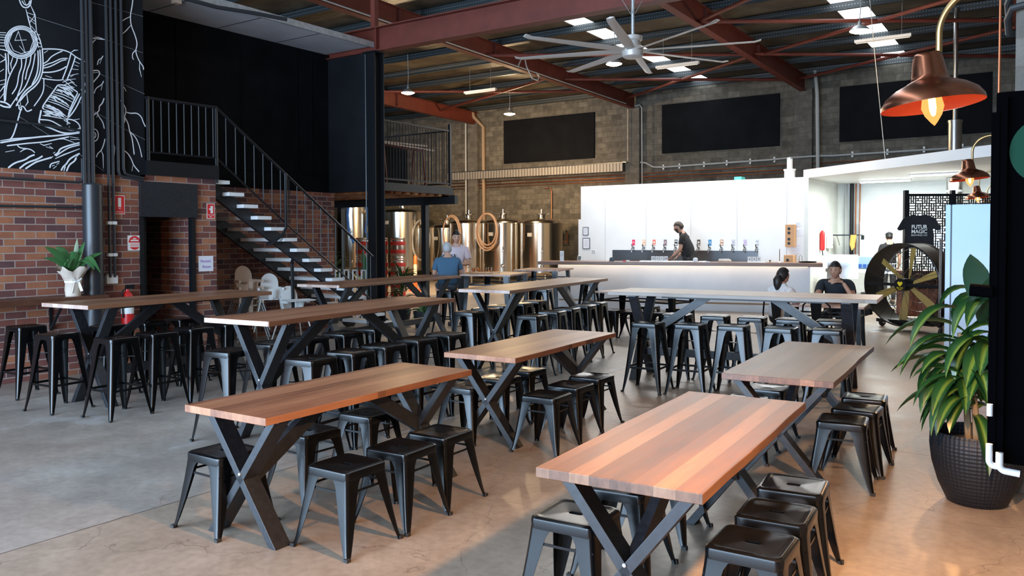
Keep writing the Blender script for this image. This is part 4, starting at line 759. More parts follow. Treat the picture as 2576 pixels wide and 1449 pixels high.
TC=[('pink',(.8,.03,.12)),('pale orange',(.85,.5,.3)),('orange-red',(.85,.2,.12)),('grey and mauve',(.25,.17,.2)),('black and white',(.05,.05,.06)),('dark brown-grey',(.09,.08,.07)),('black and blue',(.05,.25,.5)),('tan',(.55,.3,.18)),('white and grey',(.6,.6,.66)),('lilac',(.62,.5,.7)),('very pale',(.7,.7,.7))]
for i,(x,(cn,cc)) in enumerate(zip(TX,TC)):
    t=thing('beer_tap','chrome beer tap below the %s label, on the white bar wall'%cn,'tap',(x,20,1.37),0,'beer taps')
    b=MB(); b.tube([(0,0,.04),(0,-.06,.04),(0,-.11,.03),(0,-.13,-.03),(0,-.13,-.07)],.016,8); b.lathe([(.035,0),(.035,.015)],14,mx=Matrix.Translation((0,-.001,.04))@Matrix.Rotation(PI/2,4,'X')); b.build('spout','steel',t,True)
    b=MB(); b.tube([(0,-.075,.05),(-.01,-.085,.1),(-.015,-.09,.14)],.011,8); b.build('tap_handle','black',t,True)
    mm=mat('label_%s'%cn.replace(' ','_'),cc,.5)
    t=thing('tap_label','%s beer label card on the white wall above a tap'%cn,'label',(x,20,1.555),0,'beer label cards')
    B('card',mm,(-.042,.042,-.006,-.002,-.075,.075),parent=t)
    b=MB()
    if i%3==0: b.poly([(-.03,-.0075,-.02),(0,-.0075,.04),(.03,-.0075,-.02),(.03,-.0075,-.04),(0,-.0075,.02),(-.03,-.0075,-.04)],(0,.001,0))
    elif i%3==1: b.box(-.03,.03,-.008,-.0062,.02,.05);b.box(-.03,.03,-.008,-.0062,-.06,-.03)
    else: b.box(-.02,.02,-.008,-.0062,-.02,.03);b.box(-.035,.035,-.008,-.0062,-.065,-.05)
    b.build('label_print','signwhite' if i not in(10,8,9) else 'galv',t)
def onbar(s,d,z=1.12):
    return (-10.62+s*math.cos(BA)-d*math.sin(BA),16.62+s*math.sin(BA)+d*math.cos(BA),z)
def bt(name,label,cat,s,d,rz=0,group=None): return thing(name,label,cat,onbar(s,d),BA+rz,group)
t=bt('menu_stand','white menu card standing at the left end of the bar top','menu',.55,.2); B('card','plastwhite',(-.05,.05,-.004,.004,.01,.25),parent=t); B('foot','plastwhite',(-.05,.05,-.03,.03,0,.01),parent=t); B('print_block','galvl',(-.03,.03,-.0055,-.004,.12,.2),parent=t)
t=bt('card_reader','white card reader propped at the left end of the bar','card reader',.95,.3,.5); b=MB(); b.bar((0,0,.02),(.03,.05,.13),.09,.02,up=(0,-1,.3)); b.build('body','plastwhite',t); b=MB(); b.bar((.003,-.009,.035),(.028,.034,.12),.07,.012,up=(0,-1,.3)); b.build('screen','blackglass',t)
t=bt('tape_dispenser','small round black dispenser near the left of the bar','dispenser',1.75,.3); b=MB(); b.lathe([(.05,-.02),(.05,.02)],18,mx=Matrix.Translation((0,0,.05))@Matrix.Rotation(PI/2,4,'X')); b.build('wheel','black',t,True); b=MB(); b.box(-.06,.06,-.025,.025,0,.02); b.build('base','black',t)
t=bt('snack_packet','small red and white packets lying on the bar','packet',2.1,.3); B('packet','signred',(-.07,.0,-.03,.03,0,.03),parent=t); B('packet','signwhite',(.005,.07,-.03,.03,0,.035),parent=t)
for s,tx,l in ((2.85,['15','5','1','20'],'left group of white number cards standing on the bar'),(5.05,['2','3','2'],'right group of white number cards standing on the bar')):
    t=bt('table_number_rack',l,'sign',s,.55)
    B('rack','steel',(-.19,.19,-.03,.03,0,.012),parent=t)
    for k,q in enumerate(tx):
        x=-.15+.1*k; c=B('number_card','signwhite',(x-.045,x+.045,-.006,.0,.012,.125),parent=t); text(q,.06,'black',c,(x,-.0075,.07),ROTF,bold=.001)
t=bt('napkin_box','white napkin box on the bar left of the barman','box',3.7,.4); B('box','plastwhite',(-.05,.05,-.04,.04,0,.085),parent=t,bevel=.004); B('napkin','paper',(-.03,.03,-.01,.01,.085,.1),parent=t)
t=bt('drip_tray','long dark drip mat lying on the bar top','mat',3.0,.65); B('mat','rubber',(-.6,.9,-.1,.1,0,.012),parent=t); B('rim','steel',(-.62,.92,-.12,-.1,0,.014),(-.62,.92,.1,.12,0,.014),parent=t)
t=bt('folded_cloth','folded cream cloth on the bar right of the barman','cloth',4.35,.55); b=MB(); b.loft([rsq(.14,.03,0,hy=.08),rsq(.145,.03,.03,hy=.085),rsq(.13,.03,.055,hy=.07)]); b.build('cloth','kraft',t,True); B('fold','signwhite',(-.13,.1,-.06,.06,.055,.07),parent=t)
t=bt('serving_tray','round black serving tray at the right end of the bar','tray',6.15,.5); b=MB(); b.lathe([(.001,.004),(.17,.004),(.19,.03),(.195,.03),(.175,0),(.001,0)],28,cap0=False,cap1=False); b.build('tray','black',t,True)
t=bt('bar_tap','tall slim chrome water tap at the right end of the bar','tap',5.55,.6); b=MB(); b.tube([(0,0,0),(0,0,.26),(0,-.02,.3),(0,-.07,.3),(0,-.09,.26)],.009,8); b.build('spout','steel',t,True); B('base','steel',(-.025,.025,-.025,.025,0,.02),parent=t)
t=bt('tongs_holder','small wire stand beside the lower wooden block','holder',6.0,.75); b=MB(); b.tube([(-.03,0,0),(-.03,0,.13),(0,0,.16),(.03,0,.13),(.03,0,0)],.006,6); b.build('wire','steel',t,True); b=MB(); b.lathe([(.045,0),(.045,.01)],16); b.build('base','black',t)
t=bt('small_jar','small dark-lidded jar on the bar near its right end','jar',5.35,.4); b=MB(); b.lathe([(.02,0),(.02,.04)],14); b.build('jar','pine',t,True); b=MB(); b.lathe([(.021,.04),(.021,.055)],14); b.build('lid','black',t,True)
t=bt('paper_stack','small stack of white slips on the bar before the barman','paper',4.0,.15); B('slips','paper',(-.05,.05,-.03,.03,0,.02),parent=t); B('top_slip','signwhite',(-.03,.04,-.02,.03,.02,.024),parent=t)
t=thing('cup_dispenser','tall light wooden dispenser with four round holes on the bar wall','dispenser',(-5.53,20,1.72))
B('wooden_box','pine',(-.11,.11,-.15,0,-.27,.27),parent=t,bevel=.006)
for z in (.17,.07,-.08,-.18): 
    b=MB(); b.lathe([(.034,0),(.034,.004)],18,mx=Matrix.Translation((-.02,-.152,z))@Matrix.Rotation(PI/2,4,'X')); b.build('hole','black',t,True)
t=thing('cup_dispenser','short light wooden dispenser with a single hole behind the bar','dispenser',(-5.53,19.9,1.12))
B('wooden_box','pine',(-.11,.11,-.15,.1,-.14,.14),parent=t,bevel=.006); b=MB(); b.lathe([(.034,0),(.034,.004)],18,mx=Matrix.Translation((-.02,-.152,.02))@Matrix.Rotation(PI/2,4,'X')); b.build('hole','black',t,True)
def frame(label,x,z,w,h,fr,y=20,nm='framed_certificate'):
    t=thing(nm,label,'notice',(x,y,z)); B('paper','paper',(-w/2,w/2,-.01,-.004,-h/2,h/2),parent=t)
    if fr:
        f=.012; B('frame','black',(-w/2-f,w/2+f,-.016,0,h/2,h/2+f),(-w/2-f,w/2+f,-.016,0,-h/2-f,-h/2),(-w/2-f,-w/2,-.016,0,-h/2,h/2),(w/2,w/2+f,-.016,0,-h/2,h/2),parent=t)
    b=MB()
    for k in range(5): b.box(-w*.32,w*(.32-.1*(k%2)),-.0115,-.01,h*(.28-.13*k)-.004,h*(.28-.13*k)+.004)
    b.build('print_lines','galv',t); return t
frame('small certificate on the left edge of the white bar wall',-11.18,1.87,.15,.2,True)
frame('black-framed sheet below the small certificate on the bar wall',-11.16,1.53,.2,.28,True)
for z,w,h,l in ((2.0,.24,.1,'top'),(1.8,.28,.16,'middle'),(1.42,.24,.24,'bottom')): frame('%s of three pale notices at the right end of the bar wall'%l,-5.4+.02,z,w*.6,h,False,nm='paper_notice')
t=thing('power_outlet','small white power socket on the bar wall below the framed sheet','socket',(-10.93,20,1.31)); B('plate','plastwhite',(-.06,.06,-.01,0,-.04,.04),parent=t); B('switches','galv',(-.04,-.01,-.014,-.01,-.02,.02),(.01,.04,-.014,-.01,-.02,.02),parent=t)
t=thing('roof_vent','white round vent stack on top of the bar wall','vent',(-5.75,20.6,3.12)); b=MB(); b.lathe([(.13,0),(.13,.2),(.15,.22),(.15,.25),(.07,.26),(.07,.5)],20); b.build('stack','plastwhite',t,True); b=MB(); b.lathe([(.075,.5),(.075,.54)],16); b.build('cap','galv',t,True)
tag(B('turquoise_box','label_black_and_blue' if False else mat('turquoise',(.1,.55,.5),.5),(-7.05,-6.87,20.3,20.6,3.12,3.22)),'small turquoise box on top of the bar wall','box')
# ------------------------------------------------------------ kitchen
struct(B('wall_kitchen_side','kwhite',(-5.24,-5.14,20,23,0,3.1)))
struct(B('wall_kitchen_back','kwhite',(-5.24,.12,23,23.1,0,3.1)))
c=MB(); c.poly([(-5.3,20.15,3.1),(-1.12,16.53,3.1),(.12,15.45,3.1),(.12,23.1,3.1),(-5.3,23.1,3.1)],(0,0,.2)); struct(c.build('ceiling_kitchen','white'))
for x,y,l in ((-3.8,21.9,'rear'),(-2.4,20.2,'front')):
    t=thing('ceiling_tube_light','lit %s fluorescent tube under the white kitchen ceiling'%l,'light',(x,y,3.1),R(-5)); B('housing','plastwhite',(-.6,.6,-.05,.05,-.03,0),parent=t); b=MB(); b.tube([(-.58,0,-.045),(.58,0,-.045)],.016,8); b.build('tube','tubeglow',t,True)
t=thing('electrical_cabinet','pale grey electrical cabinet on the kitchen back wall','cabinet',(-4.31,23,1.62)); B('cabinet','galvl',(-.24,.24,-.2,0,-.46,.46),parent=t,bevel=.005); B('latch','black',(-.2,-.13,-.215,-.2,-.0,.11),parent=t)
for x,m_,w,l in ((-4.93,'pipegrey',.03,'pale pipe'),(-4.78,'black',.05,'black pipe'),(-4.68,'copperpipe',.016,'left copper pipe'),(-4.58,'copperpipe',.014,'right copper pipe')):
    b=MB(); b.tube([(x,22.93,.9),(x,22.93,3.1)],w,10); tag(b.build('wall_pipe',m_,smooth=True),l+' running up the kitchen back wall','pipe')
t=thing('wall_extinguisher','slim red extinguisher on the white kitchen side wall','extinguisher',(-5.08,21.1,1.35)); b=MB(); b.lathe([(.03,0),(.06,.03),(.06,.42),(.03,.5)],14); b.build('cylinder','redpaint',t,True); b=MB(); b.tube([(0,0,0),(0.01,.02,-.12)],.012,6);b.build('nozzle','black',t,True)
t=thing('towel_dispenser','white towel dispenser next to the slim red extinguisher','dispenser',(-5.14,21.85,1.55)); B('body','plastwhite',(0,.12,-.14,.14,-.16,.2),parent=t,bevel=.03); B('button','black',(.12,.125,.05,.08,-.08,-.05),parent=t)
t=thing('wash_bench','stainless wash-up bench with a tall white splash guard','bench',(-4.25,20.75,0)); B('splash_guard','steel',(-.55,.15,-.3,-.28,.7,1.27),parent=t); B('basin','steel',(-.6,.6,-.28,.3,.85,.93),parent=t)
for sx in (-.55,.55):
    for sy in (-.25,.27): B('leg','steel',(sx-.018,sx+.018,sy-.018,sy+.018,0,.85),parent=t)
B('under_shelf','steel',(-.58,.58,-.27,.28,.32,.34),parent=t)
t=thing('dish_tub','translucent tub with blue crates on the wash bench','tub',(-3.95,20.6,.93)); B('tub','fridge',(-.16,.16,-.15,.15,.01,.3),parent=t,bevel=.01); b=MB(); 
for k in range(3): b.box(-.15+.1*k,-.08+.1*k,-.17,-.15,.03,.12)
b.build('blue_crates','blueplast',t)
t=thing('wall_shelf','black-edged wall shelf with hanging cloths over the sink','shelf',(-4.75,22.2,1.72)); B('board','black',(-.3,.35,-.2,.2,0,.03),parent=t); 
for xx in (-.2,.25): b=MB(); b.bar((xx,-.15,-.005),(xx,.15,-.25),.02,.02); b.build('bracket','steel',t)
b=MB(); b.loft([[(-4.60,21.97,1.74),(-4.46,21.97,1.74),(-4.46,21.99,1.74),(-4.60,21.99,1.74)],[(-4.62,21.96,1.5),(-4.5,21.97,1.5),(-4.5,21.99,1.5),(-4.62,22.0,1.5)],[(-4.57,21.96,1.34),(-4.5,21.96,1.42),(-4.5,21.98,1.42),(-4.57,21.98,1.34)]])
tag(b.build('yellow_cloth',mat('ochre_cloth',(.6,.35,.08),.8)),'ochre cloth hanging from the black-edged kitchen shelf','cloth')
t=thing('steel_shelf','black and steel shelf unit beneath the wash bench side','shelf',(-3.45,20.3,0))
for z in (.1,.45,.85): B('shelf','steel',(-.3,.3,-.22,.22,z,z+.02),parent=t)
for sx in (-.3,.3):
    for sy in (-.22,.22): B('post','steel',(sx-.015,sx+.015,sy-.015,sy+.015,0,.87),parent=t)
t=thing('black_drum','black drum with a white letter S under the kitchen shelf','drum',(-3.75,20.0,.0)); b=MB(); b.lathe([(.2,0),(.21,.02),(.21,.4),(.2,.42)],20); b.build('body','black',t,True); text('S',.22,'signwhite',t,(.03,-.214,.24),ROTF)
t=thing('wire_basket','clear plastic tubs and wire basket on the kitchen bench','basket',(-3.5,20.35,.87)); b=MB()
for k in range(7): b.tube([(-.2+.06*k,-.1,0),(-.22+.065*k,-.12,.2)],.006,5); b.tube([(-.2+.06*k,.1,0),(-.22+.065*k,.12,.2)],.006,5)
for z in (.01,.1,.2): b.tube([(-.22,-.12,z),(.22,-.12,z),(.22,.12,z),(-.22,.12,z),(-.22,-.12,z)],.006,5)
b.build('wires','steel',t,True)
t=thing('kitchen_flue','wide stainless flue behind the lattice screen','flue',(-2.28,22.0,1.9)); B('oven_box','steel',(-.5,.5,-.4,.4,-1.9,0),parent=t); b=MB(); b.lathe([(.18,0),(.18,1.19)],22); b.build('duct','steel',t,True); b=MB(); b.lathe([(.185,.85),(.185,.9)],22); b.build('joint_ring','galv',t,True)
t=thing('exhaust_flue','shiny vertical exhaust flue rising from the kitchen roof','flue',(-2.25,21.6,3.3)); b=MB(); b.lathe([(.15,0),(.15,1.05),(.165,1.05),(.165,1.1),(.08,1.12)],22); b.build('duct','steel',t,True); b=MB(); b.lathe([(.05,1.1),(.05,3.7)],14); b.build('rod','steel',t,True)
b=MB(); b.tube([(-3.75,19.6,7.0),(-3.62,19.49,5.78),(-3.29,19.02,3.3)],.008,5); tag(b.build('hanging_wire','pipegrey'),'thin wire slanting down from the roof to the kitchen canopy','wire')
# lattice screen
t=thing('lattice_screen','black lattice screen of staggered slots behind the barrel fan','screen',(-2.72,17.95,0),R(34))
r=random.Random(4)
for x in (0,.93,1.86): B('post','black',(x-.04,x+.04,-.04,.04,0,2.62),parent=t)
for k in range(2):
    x0=.04+.93*k;w=.85;b=MB();z0=.65;z1=2.55
    b.box(x0,x0+w,-.012,.012,z1-.05,z1);b.box(x0,x0+w,-.012,.012,z0,z0+.05);b.box(x0,x0+.03,-.012,.012,z0,z1);b.box(x0+w-.03,x0+w,-.012,.012,z0,z1)
    cs=.155;nx=int(w/cs)+1;nz=int((z1-z0)/cs)
    for i in range(nx):
        for j in range(nz):
            a=x0+.02+i*(w-.04)/nx;c0=z0+.04+j*(z1-z0-.08)/nz;cw=(w-.04)/nx;ch=(z1-z0-.08)/nz
            if (i+j)%2==0:
                for q in range(4): b.box(a,a+cw,-.011,.011,c0+ch*q/3-.009,c0+ch*q/3+.009)
                for q in range(3):
                    xx=a+cw*(.35 if q%2 else .62)*(1 if r.random()<.6 else 0); b.box(xx-.008,xx+.008,-.01,.01,c0+ch*q/3,c0+ch*(q+1)/3)
            else:
                for q in range(4): b.box(a+cw*q/3-.009,a+cw*q/3+.009,-.011,.011,c0,c0+ch)
                for q in range(3):
                    zz=c0+ch*(.3 if q%2 else .66); b.box(a+cw*q/3,a+cw*(q+1)/3,-.01,.01,zz-.008,zz+.008)
    b.build('lattice_panel','black',t)
# t-shirt
t=thing('hanging_shirt','black T-shirt with white lettering hanging on the lattice screen','T-shirt',(-2.45,17.72,1.52),R(14))
b=MB(); P=[(-.26,-.02),(-.27,.0),(-.245,.25),(-.25,.38),(-.36,.33),(-.385,.36),(-.28,.56),(-.1,.64),(-.06,.61),(0,.6),(.06,.61),(.1,.64),(.28,.56),(.385,.36),(.36,.33),(.25,.38),(.245,.25),(.27,.0),(.26,-.02)]
L=[]
for dy,s in ((-.045,.88),(-.06,1),(.02,1),(.03,.9)): L.append([(x*s if abs(dy)<.05 and s<1 else x,dy+.02*math.sin(x*14),z*(.98 if s<1 else 1)-.03) for x,z in P])
b.loft(L); b.build('shirt_body','teeblack',t,True)
text('FUTUR',.105,'signwhite',t,(0,-.085,.36),ROTF,bold=.003,sx=.85); text('MAGIC',.105,'signwhite',t,(0,-.085,.27),ROTF,bold=.002,sx=.85); text('BREWING CO',.045,'signwhite',t,(0,-.085,.20),ROTF)
b=MB(); b.tube([(-.17,-.01,.56),(0,-.01,.64),(.17,-.01,.56)],.008,6); b.tube([(0,-.01,.64),(0,.0,.72),(.02,.03,.74),(.03,.06,.7)],.005,6); b.build('hanger','galv',t,True)
# sideboard
t=thing('sideboard','reddish wooden sideboard seen through the barrel fan','cabinet',(-2.55,18.6,0),R(8)); B('body','sideboard',(-.42,.42,-.2,.22,.06,.95),parent=t); B('top','sideboard',(-.46,.46,-.24,.24,.95,1.0),parent=t,bevel=.006)
for x in (-.4,.02): B('door','sideboard',(x,x+.38,-.222,-.2,.1,.7),parent=t); B('drawer','sideboard',(x,x+.38,-.222,-.2,.73,.92),parent=t)
for x in (-.06,.06): b=MB(); b.ell((x,-.235,.45),.015,.015,.015); b.build('knob','brass',t,True)
# barrel fan
FH=R(26)
fan=thing('barrel_fan','huge black barrel fan on casters with mustard blades, beside the fridge','fan',(-2.47,15.8,0),-FH)
zc=.84;RO=.73
MX=Matrix.Translation((0,0,zc))@Matrix.Rotation(-PI/2,4,'X')   # lathe axis +y
b=MB(); b.lathe([(RO,0),(RO+.012,.005),(RO+.012,.02),(RO,.03),(RO,.50),(RO+.01,.51),(RO+.01,.53),(RO-.012,.53),(RO-.012,.0),(RO,0)],56,cap0=False,cap1=False,mx=MX); b.build('drum','blackfan',fan,True)
b=MB()
for rr in (.66,.5,.34,.18):
    b.tube([(rr*math.cos(2*PI*i/48),.53,zc+rr*math.sin(2*PI*i/48)) for i in range(49)],.004 if rr<.66 else .007,5)
b.build('guard_rings','steel',fan,True)
b=MB()
for i in range(26):
    a=2*PI*i/26; b.tube([(.12*math.cos(a+.25),.53,zc+.12*math.sin(a+.25)),(.71*math.cos(a),.53,zc+.71*math.sin(a))],.0035,4)
b.build('guard_wires','black',fan)
b=MB()
for i in range(20):
    a=2*PI*i/20; b.tube([(.12*math.cos(a+.2),.02,zc+.12*math.sin(a+.2)),(.72*math.cos(a),.02,zc+.72*math.sin(a))],.003,4)
b.build('front_guard_wires','black',fan)
b=MB(); b.lathe([(.001,.12),(.1,.12),(.11,.14),(.11,.3),(.09,.42),(.001,.43)],24,mx=MX); b.build('motor_hub','black',fan,True)
for i in range(6):
    a=R(90-8+60*i); b=MB(); L=[]
    for rr,w,tw in ((.09,.06,R(42)),(.3,.10,R(34)),(.5,.12,R(26)),(.66,.12,R(20))):
        ca,sa=math.cos(a),math.sin(a)
        tx,tz=-sa,ca
        l=[]
        for k,(u,v) in enumerate(((-w/2*1.2,0),(w/2,0),(w/2,.008),(-w/2*1.2,.008))):
            du=u*math.cos(tw)-v*math.sin(tw); dv=u*math.sin(tw)+v*math.cos(tw)
            l.append((rr*ca+tx*du,.22+dv,zc+rr*sa+tz*du))
        L.append(l)
    b.loft(L); b.build('blade','yellow',fan,True)
b=MB(); b.lathe([(.115,0),(.115,.01)],24,mx=Matrix.Translation((0,.0,zc))@Matrix.Rotation(PI/2,4,'X')); bd=b.build('badge','black',fan,True); 
b=MB(); b.poly([(.0,-.013,zc-.03),(.045,-.013,zc+.015),(.05,-.013,zc+.04),(.03,-.013,zc+.06),(0,-.013,zc+.045),(-.03,-.013,zc+.06),(-.05,-.013,zc+.04),(-.045,-.013,zc+.015)],(0,.002,0)); b.build('badge_emblem','badgeyel',fan); text('BIG ASS',.038,'badgeyel',fan,(0,-.0135,zc-.055),ROTF,name='badge_lettering'); text('FANS',.032,'badgeyel',fan,(0,-.0135,zc-.086),ROTF,name='badge_lettering')
b=MB(); b.bar((-.1,.02,zc),(-.72,.02,zc),.02,.05);b.bar((.1,.02,zc),(.72,.02,zc),.02,.05); b.build('front_struts','black',fan)
b=MB(); b.bar((-.55,-.05,.32),(-.95,-.1,.2),.08,.1); b.bar((.55,-.05,.32),(.85,-.1,.2),.08,.1); b.bar((-.5,.5,.3),(-.8,.62,.2),.08,.1); b.bar((.5,.5,.3),(.8,.62,.2),.08,.1); b.bar((-.55,.25,.17),(.55,.25,.17),.3,.06); b.build('stand','black',fan)
for x,y in ((-.95,-.1),(.85,-.1),(-.8,.62),(.8,.62)):
    b=MB(); b.lathe([(.085,-.02),(.09,-.01),(.09,.01),(.085,.02)],20,mx=Matrix.Translation((x,y,.09))@Matrix.Rotation(PI/2,4,'Y')); w_=b.build('caster','rubber',fan,True); q=MB(); q.box(x-.03,x-.024,y-.03,y+.03,.06,.2);q.box(x+.024,x+.03,y-.03,y+.03,.06,.2); q.build('fork','steel',w_)
# fridge
t=thing('fridge','tall blue-lit white fridge standing right of the barrel fan','fridge',(-1.34,11.95,0))
B('cabinet','fridge',(.075,.85,0,.7,.06,2.11),parent=t,bevel=.006); d_=B('door','fridge',(0,.062,.005,.695,.06,2.11),parent=t,bevel=.006); B('gasket','black',(.062,.075,.01,.69,.07,2.1),parent=t)
q=MB(); q.tube([(-.06,.06,.6),(-.06,.06,1.66)],.014,8); q.tube([(-.06,.06,.62),(0,.06,.62)],.012,6);q.tube([(-.06,.06,1.64),(0,.06,1.64)],.012,6); q.build('handle','steel',d_,True)
B('kick_plate','black',(.05,.83,.03,.67,0,.06),parent=t)
# ------------------------------------------------------------ far wall dressing
for x0,l in ((-18.82,'left'),(-12.0+.02,'middle'),(-6.0,'right')):
    x1=x0+4.12
    tag(B('wall_blackboard','blackboard',(x0,x1,26.93,26.995,4.66,6.37)),'%s of three big blank blackboards high on the block wall'%l,'blackboard','wall blackboards')
t=thing('cable_tray','ribbed grey cable cover running along the block wall','cable tray',(0,26.7,0)); B('cover','ribs',(-21.5,-13.36,-.1,.09,4.08,4.38),parent=t); B('top_edge','steel',(-21.5,-13.2,-.12,.09,4.38,4.41),parent=t)
def pipe(pts,r,m_,label,name='wall_pipe',saddles=None,group=None):
    t=thing(name,label,'pipe',(0,0,0),0,group); b=MB(); b.tube(pts,r,8); b.build('tube',m_,t,True)
    if saddles:
        for (x,y,z) in saddles:
            b=MB(); b.box(x-.022,x+.022,y+.005,y+.03,z-.085,z+.085); b.box(x-.03,x+.03,y-.03,y+.02,z+.045,z+.085); b.box(x-.03,x+.03,y-.03,y+.02,z-.085,z-.045); b.build('saddle_clip','plastwhite',t)
    return t
W=26.9
pipe([(-13.5,W,4.44),(-13.0,W,4.42),(-12.6,W,4.36),(-12.3,W,4.2),(-12.0,W,4.17),(-8.15,W,4.22),(-7.8,W-.15,4.22),(-7.4,W-.2,4.23),(-6.5,W-.2,4.24),(-6.2,W,4.24),(.1,W,4.28)],.03,'pipegrey','long grey conduit with saddle clips along the block wall',saddles=[(x,W,4.17+(x+12)*.012) for x in (-11.9,-11.3,-10.4,-9.6,-8.8,-8.0,-5.6,-4.6,-3.6,-2.6)])
pipe([(-21.5,W,3.96),(-12.3,W,3.98),(-6.9,W,4.03),(.1,W,4.05)],.016,'copperpipe','top copper pipe of three along the block wall',group='copper pipes')
pipe([(-21.5,W,3.84),(-7.0,W,3.87),(.1,W,3.9)],.022,'copperpipe','middle copper pipe of three along the block wall',group='copper pipes',saddles=None)
pipe([(-21.5,W,3.72),(-10.2,W,3.76),(.1,W,3.8)],.014,'copperpipe','bottom copper pipe of three along the block wall',group='copper pipes')
pipe([(-16.9,W,3.6),(-16.6,W,3.6),(-16.55,W,3.5),(-16.55,W,2.2)],.016,'copperpipe','copper drop pipe on the block wall right of the last tank')
pipe([(-20.24,26.72,6.86),(-20.15,26.72,6.6),(-19.8,26.88,6.2),(-19.78,26.9,0)],.075,'beige','thick beige downpipe with a kink left of the blackboards')
pipe([(-20.56,26.7,6.4),(-20.56,26.7,0)],.035,'pipegrey','thin pale downpipe beside the thick beige downpipe')
pipe([(-6.67,26.6,6.9),(-6.6,26.6,6.2),(-6.55,26.6,3.3)],.055,'pipegrey','grey downpipe right of the middle blackboard')
pipe([(-12.95,26.75,6.4),(-12.75,26.72,6.42),(-12.66,26.72,6.3),(-12.64,26.72,3.4)],.022,'pipegrey','grey conduit curling down from the long red rafter',saddles=None)
pipe([(-13.2,26.7,6.3),(-13.2,26.7,4.45)],.018,'kraft','thin pale conduit at the right edge of the left blackboard bay')
t=thing('valve_manifold','small copper manifold with three valves right of the last tank','valves',(-16.05,26.93,1.52)); b=MB(); b.tube([(-.24,-.03,0),(.26,-.03,0)],.018,6)
for x in (-.22,0,.22): b.tube([(x,-.03,0),(x-.03,-.05,.12),(x,-.03,.25),(x-.04,-.05,.38)],.022,6)
b.build('pipework','copperpipe',t,True)
b=MB()
for x in (-.26,-.04,.18): b.ell((x,-.07,.42),.04,.03,.04)
b.build('valve_knobs','black',t,True)
# ------------------------------------------------------------ brewery
def tank(label,x,y,r,zb,zt,cone=True,man=True,group='beer tanks',label_plate=True):
    t=thing('beer_tank',label,'tank',(x,y,0),0,group)
    b=MB(); b.lathe([(.02,zb-.25),(r*.5,zb-.17),(r*.93,zb-.03),(r,zb+.02),(r,zt-.02),(r+.012,zt-.015),(r+.012,zt+.02),(r-.01,zt+.03)],44,cap1=False); b.build('vessel','tank',t,True,auto=25)
    b=MB(); b.lathe([(r-.01,zt+.03),(r*.93,zt+.08),(r*.75,zt+.14),(r*.45,zt+.19),(.14,zt+.22),(.14,zt+.32),(.0015,zt+.33)],40,cap0=False); b.build('dome_lid','tank',t,True,auto=30)
    b=MB(); b.lathe([(.17,zt+.32),(.19,zt+.34),(.17,zt+.37)],20); b.tube([(0,0,zt+.33),(0,0,zt+.52)],.022,8); b.tube([(0,0,zt+.4),(.12,-.03,zt+.42)],.015,6)
    for i in range(6): a=2*PI*i/6+.4; b.tube([(.17*math.cos(a),.17*math.sin(a),zt+.33),(.3*math.cos(a),.3*math.sin(a),zt+.36)],.02,6)
    b.build('top_fittings','steel',t,True)
    for i in range(4):
        a=PI/4+PI/2*i; b=MB(); b.tube([(r*.8*math.cos(a),r*.8*math.sin(a),zb),(r*.85*math.cos(a),r*.85*math.sin(a),0)],.045,10); b.build('leg','steel',t,True)
    if man:
        dx,dy=.55,-.83
        mx=Matrix.Translation((r*dx,r*dy,(zb+zt)/2-.1))@Vector((dx,dy,0)).to_track_quat('Z','Y').to_matrix().to_4x4()
        b=MB(); b.lathe([(.05,-.02),(.05,.05),(.03,.06),(.03,.12)],14,mx=mx); b.tube([mx@Vector((0,.0,.08)),mx@Vector((0,.15,.1))],.014,6); b.build('sample_valve','steel',t,True)
        mx2=Matrix.Translation((r*dx,r*dy,zb+.25))@Vector((dx,dy,0)).to_track_quat('Z','Y').to_matrix().to_4x4(); b=MB(); b.lathe([(.07,-.02),(.07,.05),(.03,.08)],14,mx=mx2); b.build('drain_valve','steel',t,True)
    if label_plate:
        dx,dy=.0,-1.0; b=MB(); b.bar((-.09,-r-.006,zt-.38),(.09,-r-.006,zt-.38),.012,.13); b.build('gauge_plate','galv',t)
    return t
tank('rightmost steel beer tank in the row, next to the block wall valves',-15.37,24.3,.76,.45,2.17)
tank('second beer tank from the right, partly hidden by a hose coil',-16.95,24.2,.76,.45,2.2)
tank('third beer tank from the right, behind the standing man',-18.5,24.2,.76,.42,2.2)
tank('slightly shorter tank between the black mezzanine post and the third tank',-19.98,24.75,.72,.4,2.05)
tank('large pale steel tank with a bent pipe, behind the orange bollards',-21.6,24.0,.95,.5,2.66)
tank('tall grey tank behind the blue hose, left of the black column',-24.2,24.0,.95,.5,3.6)
tank('far left grey tank glimpsed past the brick wall corner',-26.6,24.2,.9,.5,3.4)
pipe([(-22.6,23.05,.5),(-22.6,23.05,2.7),(-22.5,23.05,2.85),(-21.9,23.3,2.85)],.05,'steel','bent steel pipe up the side of the large pale tank')
b=MB()
for rr,off,rz_ in ((.62,0,0),(.56,.03,.05),(.66,.06,-.04)): b.tube([(-16.98+rr*.70*math.cos(a), 23.3-off, 1.93+rr*.98*math.sin(a)+rz_) for a in [2*PI*i/40 for i in range(41)]],.032,8)
tag(b.build('hose_coil','hose',smooth=True),'tan hose coil hanging in front of the second tank from the right','hose')
b=MB()
for rr,off in ((.66,0),(.61,.05)): b.tube([(-18.68+rr*.62*math.cos(a), 23.4-off, 1.85+rr*math.sin(a)) for a in [R(-60)+R(300)*i/36 for i in range(37)]],.03,8)
tag(b.build('hose_coil','hose',smooth=True),'tan hose loop over the third tank behind the standing man','hose')
b=MB(); b.tube([(-20.35+.42*math.cos(a), 23.6, 1.6+.75*math.sin(a)) for a in [2*PI*i/36 for i in range(37)]],.035,8)
tag(b.build('hose_coil','galv',smooth=True),'grey hose loop hanging behind the black mezzanine post','hose')
b=MB()
